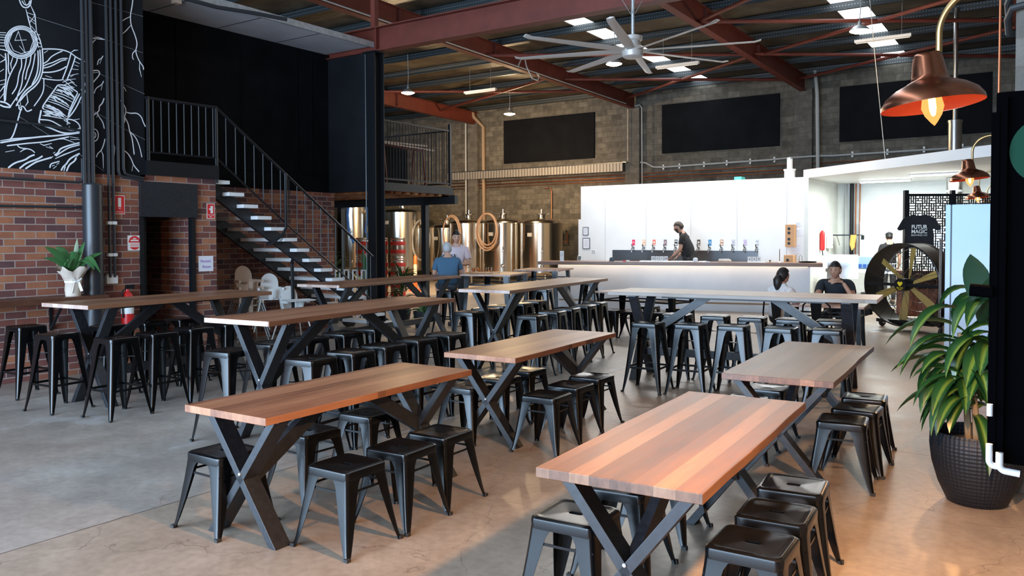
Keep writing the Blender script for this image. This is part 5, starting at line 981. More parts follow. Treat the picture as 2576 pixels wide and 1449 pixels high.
for x0,x1 in ((-23.2,-23.0),(-22.45,-22.1)): b.tube([(x0,22.7,3.4),(x0+(-.12 if x0<-23 else .22),22.7,2.6),(x0+(-.05 if x0<-23 else .1),22.7,1.95),(x1,22.7,1.5)],.05,8)
tag(b.build('blue_hose','blueplast',smooth=True),'blue hoses drooping in front of the tall grey tank','hose')
# kegs
def kegp(t):
    b=MB(); b.lathe([(.19,0),(.2,.02),(.185,.06),(.2,.1),(.2,.46),(.185,.5),(.2,.54),(.19,.56),(.17,.56),(.17,.5),(.02,.5),(.02,.49)],20,cap1=True); b.build('shell','kegcol',t,True)
    for z in (.14,.36): b=MB(); b.lathe([(.203,z),(.205,z+.01),(.205,z+.09),(.203,z+.1)],20,cap0=False,cap1=False); b.build('red_band','kegred',t,True)
keg=thing('beer_keg','x','keg',(0,0,0),0,'beer kegs'); kegp(keg); first=True
for c_,(x,y) in enumerate(((-15.75,15.9),(-15.35,16.15),(-14.95,16.4),(-16.6,15.3),(-17.05,15.05),(-17.5,14.8))):
    for k,hn in enumerate(('bottom','middle','top')):
        if c_>=3 and k==2 and c_==5: continue
        pn=['left stack by the orange bollards','middle stack by the orange bollards','right stack by the orange bollards','right stack behind the stair railing','middle stack behind the stair railing','left stack behind the stair railing'][c_]
        l='red-banded steel keg, %s of the %s'%(hn,pn)
        if first: keg.location=(x,y,0);keg['label']=l;first=False
        else: dup(keg,(x,y,.57*k),c_*.7+k,l)
for x,y,l in ((-17.62,19.44,'left'),(-17.22,19.7,'right')):
    t=thing('safety_bollard','%s of two orange bollards before the large tank'%l,'bollard',(x,y,0),0,'orange bollards'); b=MB(); b.lathe([(.2,0),(.2,.05),(.06,.07),(.055,.5)],18); b.lathe([(.055,.85),(.05,1.1),(.03,1.14)],18); b.build('post','orange',t,True); b=MB(); b.lathe([(.056,.5),(.056,.85)],18); b.build('reflective_band','kraft',t,True)
# white picket barrier
t=thing('picket_barrier','white picket barrier behind the foot of the stairs','fence',(-12.35,11.75,0),R(8))
b=MB()
for k in range(14): b.box(-.75+.11*k,-.72+.11*k,-.01,.01,.08,1.05)
for k in range(0,13,2): b.box(-.75+.11*k,-.61+.11*k,-.01,.01,1.03,1.06)
b.box(-.78,.78,-.012,.012,.2,.24); b.build('pickets','plastwhite',t)
for x in (-.7,.7): B('foot','plastwhite',(x-.03,x+.03,-.2,.2,0,.05),parent=t)
# ------------------------------------------------------------ copper wall lamps
def goose(label,x,y,z,arm,en=1,sc=1):
    t=thing('wall_lamp',label,'lamp',(x,y,z),0,'copper gooseneck lamps'); t.scale=(sc,sc,sc); arm/=sc
    tl=Matrix.Rotation(R(-6),4,'Y')
    b=MB(); b.lathe([(.181,0),(.178,.018),(.16,.045),(.125,.07),(.085,.088),(.066,.10),(.062,.115),(.052,.185),(.045,.2),(.015,.205)],44,cap0=False,mx=tl); b.build('shade','coppershade',t,True,auto=60)
    b=MB(); b.lathe([(.180,.001),(.172,.018),(.155,.04),(.12,.064),(.08,.082),(.05,.09),(.02,.092)],44,cap0=False,mx=tl); b.build('shade_inside','copperin',t,True,auto=60)
    b=MB(); b.lathe([(.001,-.075),(.012,-.062),(.03,-.035),(.040,-.005),(.034,.03),(.02,.055),(.016,.085)],20,mx=tl); bo_=b.build('bulb','bulbglass',t,True); b=MB(); b.lathe([(.001,-.04),(.008,-.035),(.013,-.01),(.013,.035),(.008,.04)],10,mx=tl); b.build('filament','fire',bo_,True)
    b=MB(); P=[(.02,0,.2)]+[(.02+.17*(1-math.cos(a)),0,.27+.16*math.sin(a)) for a in [PI/2*i/20 for i in range(21)]]
    P+=[(.19+(arm-.19)*.5,0,.445),(arm,0,.45)]; b.tube(P,.0115,16); b.build('arm','brass',t,True)
    b=MB(); q=min(.46,arm-.08); b.tube([(q,0,.44),(q-.005,0,.33),(q+.03,0,.25),(q+.1,0,.2),(arm,0,.2)],.007,8); b.build('stay','brass',t,True)
    b=MB(); b.lathe([(.05,0),(.05,.012)],18,mx=Matrix.Translation((arm,0,.45))@Matrix.Rotation(-PI/2,4,'Y')); b.build('wall_rose','brass',t,True)
    l=bpy.data.lights.new('lamp_bulb_light','SPOT'); l.spot_size=R(160); l.spot_blend=.35; l.energy=GOOSE*en; l.color=(1,.52,.22); l.shadow_soft_size=.05; o=bpy.data.objects.new('lamp_bulb_light',l); COL.objects.link(o); o.location=(x,y,z-.08)
GOOSE=540
goose('large copper gooseneck lamp closest to the camera with glowing orange inside',-.376,2.983,2.125,.496,1,.86)
goose('second copper gooseneck lamp above the fridge, smaller in view',-.84,9.39,2.27,.95,.2)
goose('third copper gooseneck lamp just above the lattice screen',-1.27,15.5,2.33,1.38,.05)
goose('fourth copper lamp, farthest one, peeking above the fridge top',-1.42,19.2,2.33,1.52,.05)
for y in (-3.0,): 
    l=bpy.data.lights.new('wall_lamp_light','POINT'); l.energy=420; l.color=(1,.55,.25); l.shadow_soft_size=.06; o=bpy.data.objects.new('wall_lamp_light',l); COL.objects.link(o); o.location=(-.3,y,2.4)
# ------------------------------------------------------------ big ceiling fan
t=thing('ceiling_fan','huge pale eight-blade ceiling fan hanging under the red girder','fan',(-4.97,10.2,4.25))
b=MB(); b.lathe([(.001,-.1),(.11,-.1),(.14,-.08),(.15,-.03),(.15,.03),(.11,.06),(.1,.12),(.13,.14),(.13,.19),(.06,.21),(.03,.22)],32); b.build('motor','fanwhite',t,True)
b=MB(); b.tube([(0,0,.2),(0,0,2.9)],.022,10); b.build('down_rod','galv',t,True)
for i in range(8):
    a=R(17+45*i); mx=Matrix.Rotation(a,4,'Z'); b=MB(); L=[]
    for rr,w,zz,tw in ((.12,.10,0,R(16)),(.5,.14,.0,R(14)),(1.2,.12,-.0,R(11)),(1.60,.105,-.0,R(9)),(1.68,.10,.02,R(9))):
        ct,st=math.cos(tw),math.sin(tw)
        L.append([mx@Vector((rr,u*ct-v*st,zz+u*st+v*ct)) for u,v in ((-w/2,0),(0,-.012),(w/2,0),(0,.012))])
    b.loft(L); b.build('blade','fanwhite',t,True)
b=MB()
for a in (.3,1.87,3.44,5.0): b.tube([(.03*math.cos(a),.03*math.sin(a),.5),(1.4*math.cos(a),1.4*math.sin(a),2.85)],.003,4)
b.build('guy_wires','galv',t)
# ------------------------------------------------------------ high lamps and unlit battens
for x,y,l in ((-16.35,18.42,'left of the mezzanine cage top'),(-16.24,23.6,'above the left blackboard'),(-9.45,18.34,'below the big white fan'),(-3.71,18.38,'in front of the right skylight')):
    t=thing('pendant_light','glowing dome pendant lamp '+l,'lamp',(x,y,6.02),0,'hanging dome lamps')
    b=MB(); b.lathe([(.2,0),(.19,.03),(.12,.09),(.04,.12),(.03,.2),(.001,.21)],26,cap0=False); b.build('dome','galv',t,True)
    b=MB(); b.lathe([(.001,-.05),(.1,-.045),(.19,-.01),(.195,0),(.001,.005)],26); b.build('diffuser','lampglow',t,True)
    b=MB(); b.tube([(0,0,.2),(.02,0,.5),(0,0,zr(y)-6.05)],.01,6); b.build('cord','pipegrey',t,True)
    l=bpy.data.lights.new('dome_lamp_light','POINT'); l.energy=380 if x<-12 else 90; l.color=(1,.72,.42); l.shadow_soft_size=.15; o=bpy.data.objects.new('dome_lamp_light',l); COL.objects.link(o); o.location=(x,y,5.88)
for x,y,l in ((-15.1,20.35,'left of the long red rafter'),(-8.6,20.3,'in front of the middle skylight'),(-3.6,20.3,'crossing the right skylight')):
    t=thing('batten_light','unlit white batten light hanging '+l,'light',(x,y,6.2),0,'unlit batten lights')
    B('housing','plastwhite',(-.6,.6,-.05,.05,0,.06),parent=t); b=MB(); b.tube([(-.4,0,.06),(-.4,0,zr(y)-6.215)],.004,4);b.tube([(.4,0,.06),(.4,0,zr(y)-6.215)],.004,4); b.build('wires','galv',t); b=MB(); b.tube([(-.57,0,-.015),(.57,0,-.015)],.014,8); b.build('tube','signwhite',t,True)
# ------------------------------------------------------------ black hanging panel at the right
t=thing('display_board','black panel with a round green sign at the right edge','panel',(-.175,2.645,.304)); t.scale=(.821,)*3
B('panel','blackmatt',(.0,.33,.02,.1,.92,2.19),parent=t,bevel=.006)
b=MB(); b.box(-.012,.012,-.005,.11,.92,2.12); b.box(.012,.035,.0,.02,.92,2.17); b.build('frame_edge','blackmatt',t)
s_=MB(); s_.lathe([(.115,0),(.115,.004)],40,mx=Matrix.Translation((.155,.02,1.985))@Matrix.Rotation(PI/2,4,'X')); s_=s_.build('round_sign','green',t,True); text('P',.085,'signwhite',s_,(.125,.0145,2.01),ROTF,bold=.002)
b=MB(); b.tube([(.0,.0,1.51),(-.07,.0,1.515)],.022,14); b.build('black_knob','blackmatt',t,True)
t=thing('drain_elbows','white plastic pipe elbows at the bottom corner of the black panel','pipe',(-.181,2.578,.304)); t.scale=(.821,)*3
b=MB(); b.tube([(.006,.02,1.0),(.006,.02,.945)]+[(.006+.018*(1-math.cos(q)),.02,.945-.018*math.sin(q)) for q in [PI/2*i/8 for i in range(1,9)]]+[(.035,.02,.927)],.0105,16); b.build('elbow','pvc',t,True)
b=MB(); b.tube([(.036,.02,.975),(.036,.02,.935)]+[(.036+.02*(1-math.cos(q)),.02,.935-.02*math.sin(q)) for q in [PI/2*i/8 for i in range(1,9)]]+[(.095,.02,.912)],.0115,16); b.build('elbow','pvc',t,True)
b=MB(); b.tube([(.006,.02,1.095),(.006,.02,1.135)],.0095,14); b.build('short_pipe','pvc',t,True)
pipe([(-.235,3.7,2.2),(-.235,3.72,2.9),(-.22,3.75,6.9)],.0045,'copperpipe','thin copper pipe rising above the black panel')
for k,(z) in enumerate((2.72,2.62,2.52)):
    pipe([(-.36,6.5,z+.55),(-.36,6.35,z+.62),(-.33,6.24,z+.66),(-.2,6.24,z+.68),(.12,6.24,z+.72)],.022,'galvdark','%s of three grey conduits bending over the block pier at the top right'%('upper','middle','lower')[k],group='bent grey conduits').location.z=.0
# ------------------------------------------------------------ plants
def leafstrip(b,base,az,el,L,w,droop,n=9,fold=.25,uvl=None,tw=0):
    p=Vector(base);d=Vector((math.cos(az)*math.cos(el),math.sin(az)*math.cos(el),math.sin(el)))
    V=[];sd=Vector((-math.sin(az+tw),math.cos(az+tw),0))
    for i in range(n+1):
        f=i/n; ww=w*math.sin(PI*min(1,(f*.92+.06)))**.65*(1 if f<1 else .05)
        if f>.6: ww*=1-((f-.6)/.4)**2*.55
        up=sd.cross(d).normalized()*-1
        if up.z<0 and abs(d.z)<.9: up=-up
        V.append((b.bm.verts.new(p-sd*ww/2+up*ww*fold),b.bm.verts.new(p),b.bm.verts.new(p+sd*ww/2+up*ww*fold)))
        p=p+d*(L/n); d=(d+Vector((0,0,-droop/n))).normalized()
    uv=b.bm.loops.layers.uv.verify()
    for i in range(n):
        for k in (0,1):
            f=b.bm.faces.new((V[i][k],V[i][k+1],V[i+1][k+1],V[i+1][k]))
            for lp,u,v in zip(f.loops,(k*.5,k*.5+.5,k*.5+.5,k*.5),(i/n,i/n,(i+1)/n,(i+1)/n)): lp[uv].uv=(u,v)
t=thing('potted_dracaena','tall potted plant with yellow-green striped leaves in a dimpled black pot','plant',(-.47,5.95,0))
b=MB(); b.lathe([(.001,.0),(.16,0),(.175,.01),(.225,.12),(.262,.25),(.275,.36),(.272,.44),(.262,.455),(.25,.45),(.255,.36),(.24,.34),(.001,.34)],56,cap0=False,cap1=False); b.build('pot','blackpot',t,True)
b=MB(); b.lathe([(.255,.37),(.2,.385),(.001,.4)],30,cap0=False); b.build('soil','soil',t,True)
b=MB(); CAN=[((-.05,0,.38),(-.10,-.03,1.08)),((.06,.04,.38),(.07,0,1.3)),((.0,-.07,.38),(-.03,-.12,.80))]
for a,c in CAN: b.tube([a,((a[0]+c[0])/2+.01,(a[1]+c[1])/2,(a[2]+c[2])/2),c],.02,8)
b.build('canes','stem',t,True)
r=random.Random(11); b=MB()
for a,c in CAN:
    for k in range(22):
        f=r.uniform(.45,1.0); base=(a[0]+(c[0]-a[0])*f,a[1]+(c[1]-a[1])*f,a[2]+(c[2]-a[2])*f)
        az=r.uniform(0,2*PI); 
        leafstrip(b,base,az,R(r.uniform(5,75)) if f>.8 else R(r.uniform(-5,50)),r.uniform(.34,.5),r.uniform(.085,.115),r.uniform(2.0,3.4),tw=r.uniform(-.3,.3))
for az,el,L,dr,z in ((190,35,.55,2.0,1.08),(200,20,.5,2.2,1.0),(175,30,.5,1.6,.85),(210,40,.5,2.0,.9),(185,10,.46,1.4,.7),(250,30,.5,2.2,.75),(230,30,.55,2.4,1.2)):
    leafstrip(b,(-.07,-.02,z),R(az),R(el),L,.10,dr)
b.build('foliage','drac',t,True)
b=MB(); leafstrip(b,(.0,-.05,1.25),R(250),R(78),.36,.17,.9,fold=.12); leafstrip(b,(.02,-.05,1.15),R(300),R(70),.4,.13,.9,fold=.12); b.build('broad_leaf','leafdark',t,True)
def bush(label,x,y,h,n,w,L,z0,matn,seed,pot=True,cat='plant',name='potted_plant'):
    t=thing(name,label,cat,(x,y,0)); r=random.Random(seed)
    if pot: b=MB(); b.lathe([(.13,0),(.18,.3),(.17,.31),(.15,.27),(.001,.27)],20,cap1=False); b.build('pot','blackpot',t,True)
    b=MB(); b.tube([(0,0,.2),(.01,0,h*.7)],.015,6); b.build('stem','stem',t,True)
    b=MB()
    for k in range(n):
        leafstrip(b,(r.uniform(-.04,.04),r.uniform(-.04,.04),r.uniform(z0,h*.8)),r.uniform(0,2*PI),R(r.uniform(20,80)),L*r.uniform(.7,1.1),w*r.uniform(.7,1.2),r.uniform(1.2,2.4),n=7)
    b.build('foliage',matn,t,True); return t
bush('spiky plant with pale tipped leaves right of the black column',-10.75,11.9,1.15,46,.05,.5,.35,'drac',3)
bush('tall leafy plant left of the thin mezzanine post behind the stairs',-13.1,12.3,1.5,55,.07,.5,.5,'leafmid',5)
bush('low bushy plant beneath the mezzanine by the thin post',-10.1,11.75,.6,34,.05,.35,.15,'leafmid',8)
t=bush('broad dark banana-like leaf plant behind the picket barrier',-12.15,12.35,1.25,4,.1,.4,.5,'leafdark',9)
b=MB(); leafstrip(b,(0,0,.6),R(250),R(85),.85,.34,.35,fold=.1); leafstrip(b,(.05,0,.5),R(320),R(70),.7,.3,.9,fold=.1); leafstrip(b,(-.02,0,.5),R(200),R(70),.6,.26,1.2,fold=.1); b.build('broad_leaf','leafmid',t,True)
bush('plant partly hidden behind the brick wall corner and stair rail',-12.9,11.6,1.35,44,.06,.45,.5,'drac',12)
# wrapped plant on the shelf
t=thing('wrapped_plant','broad-leafed plant wrapped in cream paper on the wall shelf','plant',(-10.03,5.17,1.0))
b=MB(); n=26; L=[]
for z,rr,am,fr in ((0,.085,0,3),(.08,.092,.002,5),(.15,.088,.006,7),(.18,.084,.01,9),(.22,.10,.012,9),(.28,.135,.02,5),(.335,.165,.03,5)):
    L.append([((rr+am*math.sin(fr*2*PI*j/n))*math.cos(2*PI*j/n),(rr+am*math.sin(fr*2*PI*j/n))*math.sin(2*PI*j/n),z+(.035*math.sin(5*2*PI*j/n+1) if z>.3 else 0)) for j in range(n)])
b.loft(L,True,False); b.loft([[(x*.94,y*.94,z) for x,y,z in l] for l in L[4:]],False,False); b.build('paper_wrap','kraft',t,True,auto=60)
b=MB(); b.lathe([(.093,.165),(.096,.175),(.093,.185)],24,cap0=False,cap1=False); b.bar((.09,-.02,.17),(.11,-.06,.04),.004,.03);b.bar((.09,.02,.17),(.11,.05,.06),.004,.03); b.bar((.095,0,.175),(.1,-.05,.22),.004,.025);b.bar((.095,0,.175),(.1,.05,.22),.004,.025); b.build('ribbon','signwhite',t,True)
b=MB(); b.lathe([(.001,.2),(.1,.22)],20,cap0=False,cap1=False); b.build('soil','soil',t,True)
def oval(b,base,tip,w,side,dr=0):
    base=Vector(base);tip=Vector(tip);n=8;V=[];s=Vector(side).normalized();d=(tip-base)
    for i in range(n+1):
        f=i/n;p=base+d*f+Vector((0,0,dr*math.sin(PI*f)));ww=w*math.sin(PI*min(.98,max(.03,f**.85)))**.8 if f>.12 else w*.05
        up=s.cross(d).normalized()
        V.append((b.bm.verts.new(p-s*ww/2),b.bm.verts.new(p+up*ww*.1),b.bm.verts.new(p+s*ww/2)))
    for i in range(n):
        for k in (0,1): b.bm.faces.new((V[i][k],V[i][k+1],V[i+1][k+1],V[i+1][k]))
b=MB()
for tip,w,sd,dr in (((.05,-.34,.60),.10,(0,.5,1),.06),((.05,-.36,.47),.07,(0,.4,1),.06),((.12,-.16,.38),.09,(0,1,.6),.1),((.14,-.02,.50),.1,(0,1,-.3),.14),((.1,.1,.66),.09,(0,-.5,1),.02),((.12,.2,.32),.12,(0,1,.5),.16),((.05,.34,.52),.07,(0,-.1,1),.05),((.15,.26,.28),.08,(0,1,.5),.2),((-.1,.12,.55),.1,(0,1,.3),.1),((-.1,-.15,.6),.1,(0,1,.3),.1),((.1,-.1,.35),.09,(0,1,0),.15)):
    oval(b,(.0,.0,.26),tip,w,sd,dr)
b.build('leaves','leafmid',t,True)
b=MB(); oval(b,(.02,.02,.4),(.06,.03,.70),.06,(0,1,0)); b.build('pale_new_leaf','leafpale',t,True)
# ------------------------------------------------------------ people
def skinmesh(V,E,Rr,sub=2,root=0):
    me=bpy.data.meshes.new('sk'); me.from_pydata(V,E,[]); o=bpy.data.objects.new('sk',me); COL.objects.link(o)
    md=o.modifiers.new('s','SKIN'); md.use_smooth_shade=True; md.branch_smoothing=.6
    if not me.skin_vertices: me.skin_vertices.new() if hasattr(me.skin_vertices,'new') else None
    for i,r_ in enumerate(Rr):
        sv=me.skin_vertices[0].data[i]; sv.radius=(r_,r_) if not isinstance(r_,tuple) else r_; sv.use_root=(i==root)
    sb=o.modifiers.new('u','SUBSURF'); sb.levels=sub; sb.render_levels=sub
    bpy.context.view_layer.update()
    m2=bpy.data.meshes.new_from_object(o.evaluated_get(bpy.context.evaluated_depsgraph_get()))
    bpy.data.objects.remove(o); return m2
def g(x,s): return math.exp(-(x/s)**2)
def headverts(scale=1,mode='head',beard=False):
    n,m=36,28; V=[];F=[]
    for i in range(m+1):
        ph=-PI/2+PI*i/m
        for j in range(n):
            th=2*PI*j/n
            dx,dy,dz=math.cos(ph)*math.cos(th),math.cos(ph)*math.sin(th),math.sin(ph)
            x=dx*.074;y=dy*.094;z=dz*.118
            if z<-.02:
                k=(-.02-z)/.1; x*=1-.38*k; y= y*(1-.25*k)-.012*k if y<0 else y*(1-.55*k)
            if dy>0 and z>-.02: y*=1.06
            fr=max(0,-dy)
            y-= fr*( .026*g(x,.014)*g(z+.022,.020)+.012*g(x,.011)*g(z-.004,.02) )     # nose
            y+= fr*( .010*(g(x-.031,.016)+g(x+.031,.016))*g(z-.008,.013) )           # sockets
            y-= fr*( .006*g(z-.03,.012)*g(x,.05) )                                   # brow
            y-= fr*( .006*g(z+.062,.01)*g(x,.022) +.009*g(z+.095,.016)*g(x,.02))      # lips, chin
            V.append(Vector((x,y,z))*scale)
    for i in range(m):
        for j in range(n): F.append((i*n+j,i*n+(j+1)%n,(i+1)*n+(j+1)%n,(i+1)*n+j))
    return V,F
def person(name,label,loc,rz,J,sc,skinm,hair,hairc,clothes,cat='person',head=(0,0,0),fat=1,handL=None,handR=None,curl=.5,facehair=None,extra=None):
    """J: joints; head=(yaw,pitch,roll) degrees"""
    t=thing(name,label,cat,loc,R(rz)); t.scale=(1,1,1)
    j={k:Vector(v)*sc for k,v in J.items()}
    names=['pelvis','waist','chest','neck','skull','shL','elL','wrL','shR','elR','wrR','hipL','knL','anL','toL','hipR','knR','anR','toR']
    rad=dict(pelvis=.125,waist=.118*fat,chest=.128*fat**.6,neck=.052,skull=.055,shL=.062,elL=.042,wrL=.027,shR=.062,elR=.042,wrR=.027,hipL=.088,knL=.058,anL=.038,toL=.03,hipR=.088,knR=.058,anR=.038,toR=.03)
    rad['pelvis']*=fat
    V=[j[k] for k in names];Rr=[((rad[k]*1.25,rad[k]*.9) if k in('waist','chest','pelvis') else rad[k]) if True else 0 for k in names]
    Rr=[(a if isinstance(a,tuple) else (a,a)) for a in Rr]; Rr=[(a*sc,b_*sc) for a,b_ in Rr]
    I={k:i for i,k in enumerate(names)}
    E=[(I[a],I[b_]) for a,b_ in (('pelvis','waist'),('waist','chest'),('chest','neck'),('neck','skull'),('chest','shL'),('shL','elL'),('elL','wrL'),('chest','shR'),('shR','elR'),('elR','wrR'),('pelvis','hipL'),('hipL','knL'),('knL','anL'),('anL','toL'),('pelvis','hipR'),('hipR','knR'),('knR','anR'),('anR','toR'))]
    body=bmesh.new(); tmp=skinmesh(V,E,Rr); body.from_mesh(tmp)
    # hands: palm and five separate fingers
    for s_,wr,el,hd in ((-1,j['wrL'],j['elL'],handL),(1,j['wrR'],j['elR'],handR)):
        d=(wr-el).normalized() if hd is None else Vector(hd[0]).normalized()
        pn=Vector((0,0,-1)) if hd is None else Vector(hd[1]).normalized()
        if abs(d.dot(pn))>.9: pn=Vector((s_*-1,0,0))
        sd=d.cross(pn).normalized(); pn=sd.cross(d).normalized()
        if s_>0: sd=-sd   # sd points to thumb side
        u=sc
        hv=[wr-d*.01*u,wr+d*.045*u,wr+d*.085*u];hr=[(.026*u,.02*u),(.036*u,.014*u),(.038*u,.012*u)];he=[(0,1),(1,2)]
        for q,(off,ln) in enumerate(((.028,.072),(.01,.08),(-.01,.075),(-.028,.06))):
            a0=wr+d*.085*u+sd*off*u; dd=d
            p1=a0+dd*.012*u; dd=(d+pn*curl*.7).normalized(); p2=p1+dd*ln*.45*u; dd=(d*.6+pn*curl*1.4).normalized(); p3=p2+dd*ln*.5*u
            k=len(hv); hv+=[p1,p2,p3];hr+=[(.010*u,.010*u),(.009*u,.009*u),(.007*u,.007*u)]; he+=[(2,k),(k,k+1),(k+1,k+2)]
        k=len(hv); hv+=[wr+d*.03*u+sd*.034*u+pn*.006*u,wr+d*.065*u+sd*.052*u+pn*.02*u,wr+d*.09*u+sd*.05*u+pn*.03*u];hr+=[(.013*u,.013*u),(.011*u,.011*u),(.008*u,.008*u)];he+=[(1,k),(k,k+1),(k+1,k+2)]
        tm=skinmesh(hv,he,hr,1); body.from_mesh(tm)
    # head
    hm=Matrix.Translation(j['skull'])@Matrix.Rotation(R(head[0]),4,'Z')@Matrix.Rotation(R(head[1]),4,'X')@Matrix.Rotation(R(head[2]),4,'Y')@Matrix.Translation((0,-.02*sc,.035*sc))
    HV,HF=headverts(sc)
    vs=[body.verts.new(hm@v) for v in HV]
    for f in HF:
        try: body.faces.new([vs[i] for i in f])
        except ValueError: pass
    eb=MB()
    for s_ in (-1,1): eb.ell((0,0,0),.008*sc,.014*sc,.028*sc,10,8,mx=None)
    eb.bm.free()
    for s_ in (-1,1):
        q=MB(); q.ell((s_*.073*sc,.01*sc,-.005*sc),.010*sc,.018*sc,.03*sc,10,8); q.bm.transform(hm)
        tm=bpy.data.meshes.new('e');q.bm.to_mesh(tm);q.bm.free();body.from_mesh(tm)
    bo=MB();bo.bm.free();bo.bm=body;bo.build('body',skinm,t,True,auto=180)
    q=MB()
    for s_ in (-1,1): q.ell((s_*.031*sc,-.081*sc,.008*sc),.011*sc,.006*sc,.0055*sc,10,8)
    q.bm.transform(hm);q.build('eyes','eyewhite',t,True)
    q=MB(); 
    for s_ in (-1,1): q.ell((s_*.031*sc,-.09*sc,.029*sc),.017*sc,.004*sc,.0035*sc,10,6)
    q.bm.transform(hm);q.build('eyebrows',hairc,t,True)
    q=MB(); q.ell((0,-.1*sc,-.06*sc),.02*sc,.006*sc,.006*sc,12,8); q.bm.transform(hm); q.build('lips','lip',t,True)
    # hair cap
    q=MB(); hl={'short':(.046,-.01,1.10),'grey':(.06,-.01,1.055),'long':(.055,-.06,1.12),'cap':(.06,-.02,1.06)}[hair]
    keep={}
    rr=random.Random(len(label))
    for i,v in enumerate(HV):
        p=v/sc; fr=p.y<-.02
        lim=hl[0] if p.y<-.03 else hl[0]+(hl[1]-hl[0])*min(1,(p.y+.03)/.06)
        if p.y>.03: lim=-.06 if hair!='long' else -.09
        if p.z>lim: keep[i]=q.bm.verts.new(hm@((Vector((p.x*hl[2]+rr.uniform(-.003,.003),p.y*hl[2]+rr.uniform(-.003,.003)+(.004),p.z*(hl[2]+.01)+rr.uniform(-.002,.003)))*sc)))
    for f in HF:
        if all(i in keep for i in f):
            try:q.bm.faces.new([keep[i] for i in f])
            except ValueError: pass
    if hair=='long':
        pts=[hm@(Vector(p)*sc) for p in ((0,.09,.0),(0,.115,-.06),(.0,.11,-.13),(0,.09,-.2),(0,.08,-.27))]; q.tube(pts,.04*sc,14,[1.2,1.55,1.3,.8,.25])
    ho=q.build('hair',hairc,t,True,auto=180); so=ho.modifiers.new('s','SOLIDIFY'); so.thickness=.008; so.offset=0
    if facehair:
        q=MB();keep={}
        for i,v in enumerate(HV):
            p=v/sc
            if p.z<(-.045 if abs(p.x)<.03 else -.01) and p.y<(.0) and not(abs(p.x)<.016 and -.066<p.z<-.054): keep[i]=q.bm.verts.new(hm@(Vector((p.x*1.07,p.y*1.07-.003,p.z*1.05-.003))*sc))
        for f in HF:
            if all(i in keep for i in f): q.bm.faces.new([keep[i] for i in f])
        q.build('beard',facehair,t,True,auto=180)
    if hair=='cap':
        q=MB(); q.ell((0,.01*sc,.07*sc),.088*sc,.11*sc,.05*sc,20,10); q.poly([(-.06*sc,-.09*sc,.065*sc),(.06*sc,-.09*sc,.065*sc),(.04*sc,-.135*sc,.055*sc),(-.04*sc,-.135*sc,.055*sc)],(0,0,.008*sc)); q.bm.transform(hm); q.build('flat_cap','galvdark',t,True)
    # clothes follow the body surface: the body's own faces near the dressed bones, pushed outward
    bones=[(names[x],names[y]) for x,y in E]
    tb=bmesh.new(); tb.from_mesh(tmp); tb.normal_update(); tb.verts.ensure_lookup_table()
    def near(v):
        best=None
        for a,e in bones:
            A=j[a];Bv=j[e]-A; u=max(0,min(1,(v-A).dot(Bv)/Bv.length_squared)); d=(A+Bv*u-v).length/ (rad[a]*(1-u)+rad[e]*u)
            if best is None or d<best[0]: best=(d,a,e,u)
        return best[1:]
    info=[near(v.co) for v in tb.verts]
    for cn,cm,parts_ in clothes:
        def inside(i):
            a,e,u=info[i]
            if cn in('shirt','t_shirt','blouse'):
                if (a,e)==('chest','neck'): return u<.72
                if (a,e) in(('pelvis','waist'),('waist','chest'),('chest','shL'),('chest','shR')): return True
                if (a,e) in(('shL','elL'),('shR','elR')): return u<parts_.get(a,.66)
                return (a,e) in(('pelvis','hipL'),('pelvis','hipR')) and tb.verts[i].co.z>j['hipL'].z+.02
            if (a,e)==('pelvis','waist'): return u<.35
            if a=='pelvis': return True
            if a in('hipL','hipR'): return True
            if a in('knL','knR'): return cn=='trousers' and u<.97
            return False
        off=.014*sc if cn in('shirt','t_shirt','blouse') else .009*sc
        q=MB();mp={}
        for f in tb.faces:
            if all(inside(v.index) for v in f.verts):
                for v in f.verts:
                    if v.index not in mp: mp[v.index]=q.bm.verts.new(v.co+v.normal*off)
                q.bm.faces.new([mp[v.index] for v in f.verts])
        co_=q.build(cn,cm,t,True,auto=180); so=co_.modifiers.new('s','SOLIDIFY'); so.thickness=.006; so.offset=-1
    tb.free()
    q=MB()
    for a,e in (('anL','toL'),('anR','toR')):
        m_=j[a].lerp(j[e],.5); d=(j[e]-j[a]);d.z=0;d.normalize(); mx=Vector((0,-1,0)).rotation_difference(d).to_matrix().to_4x4()
        q.ell((m_.x,m_.y,min(j[a].z,j[e].z)+.0),.05*sc,.14*sc,.045*sc,14,8,mx=mx)
    q.build('shoes','shoe',t,True)
    return t,hm
STAND=dict(pelvis=(0,0,.96),waist=(0,0,1.13),chest=(0,.0,1.36),neck=(0,-.0,1.51),skull=(0,-.015,1.60),shL=(-.18,0,1.43),elL=(-.24,.02,1.14),wrL=(-.25,-.08,.90),shR=(.18,0,1.43),elR=(.24,.02,1.14),wrR=(.25,-.08,.90),hipL=(-.09,0,.90),knL=(-.10,-.02,.50),anL=(-.10,.02,.09),toL=(-.11,-.14,.04),hipR=(.09,0,.90),knR=(.10,-.02,.50),anR=(.10,.02,.09),toR=(.11,-.14,.04))
def pose(base,**k): d=dict(base);d.update(k);return d
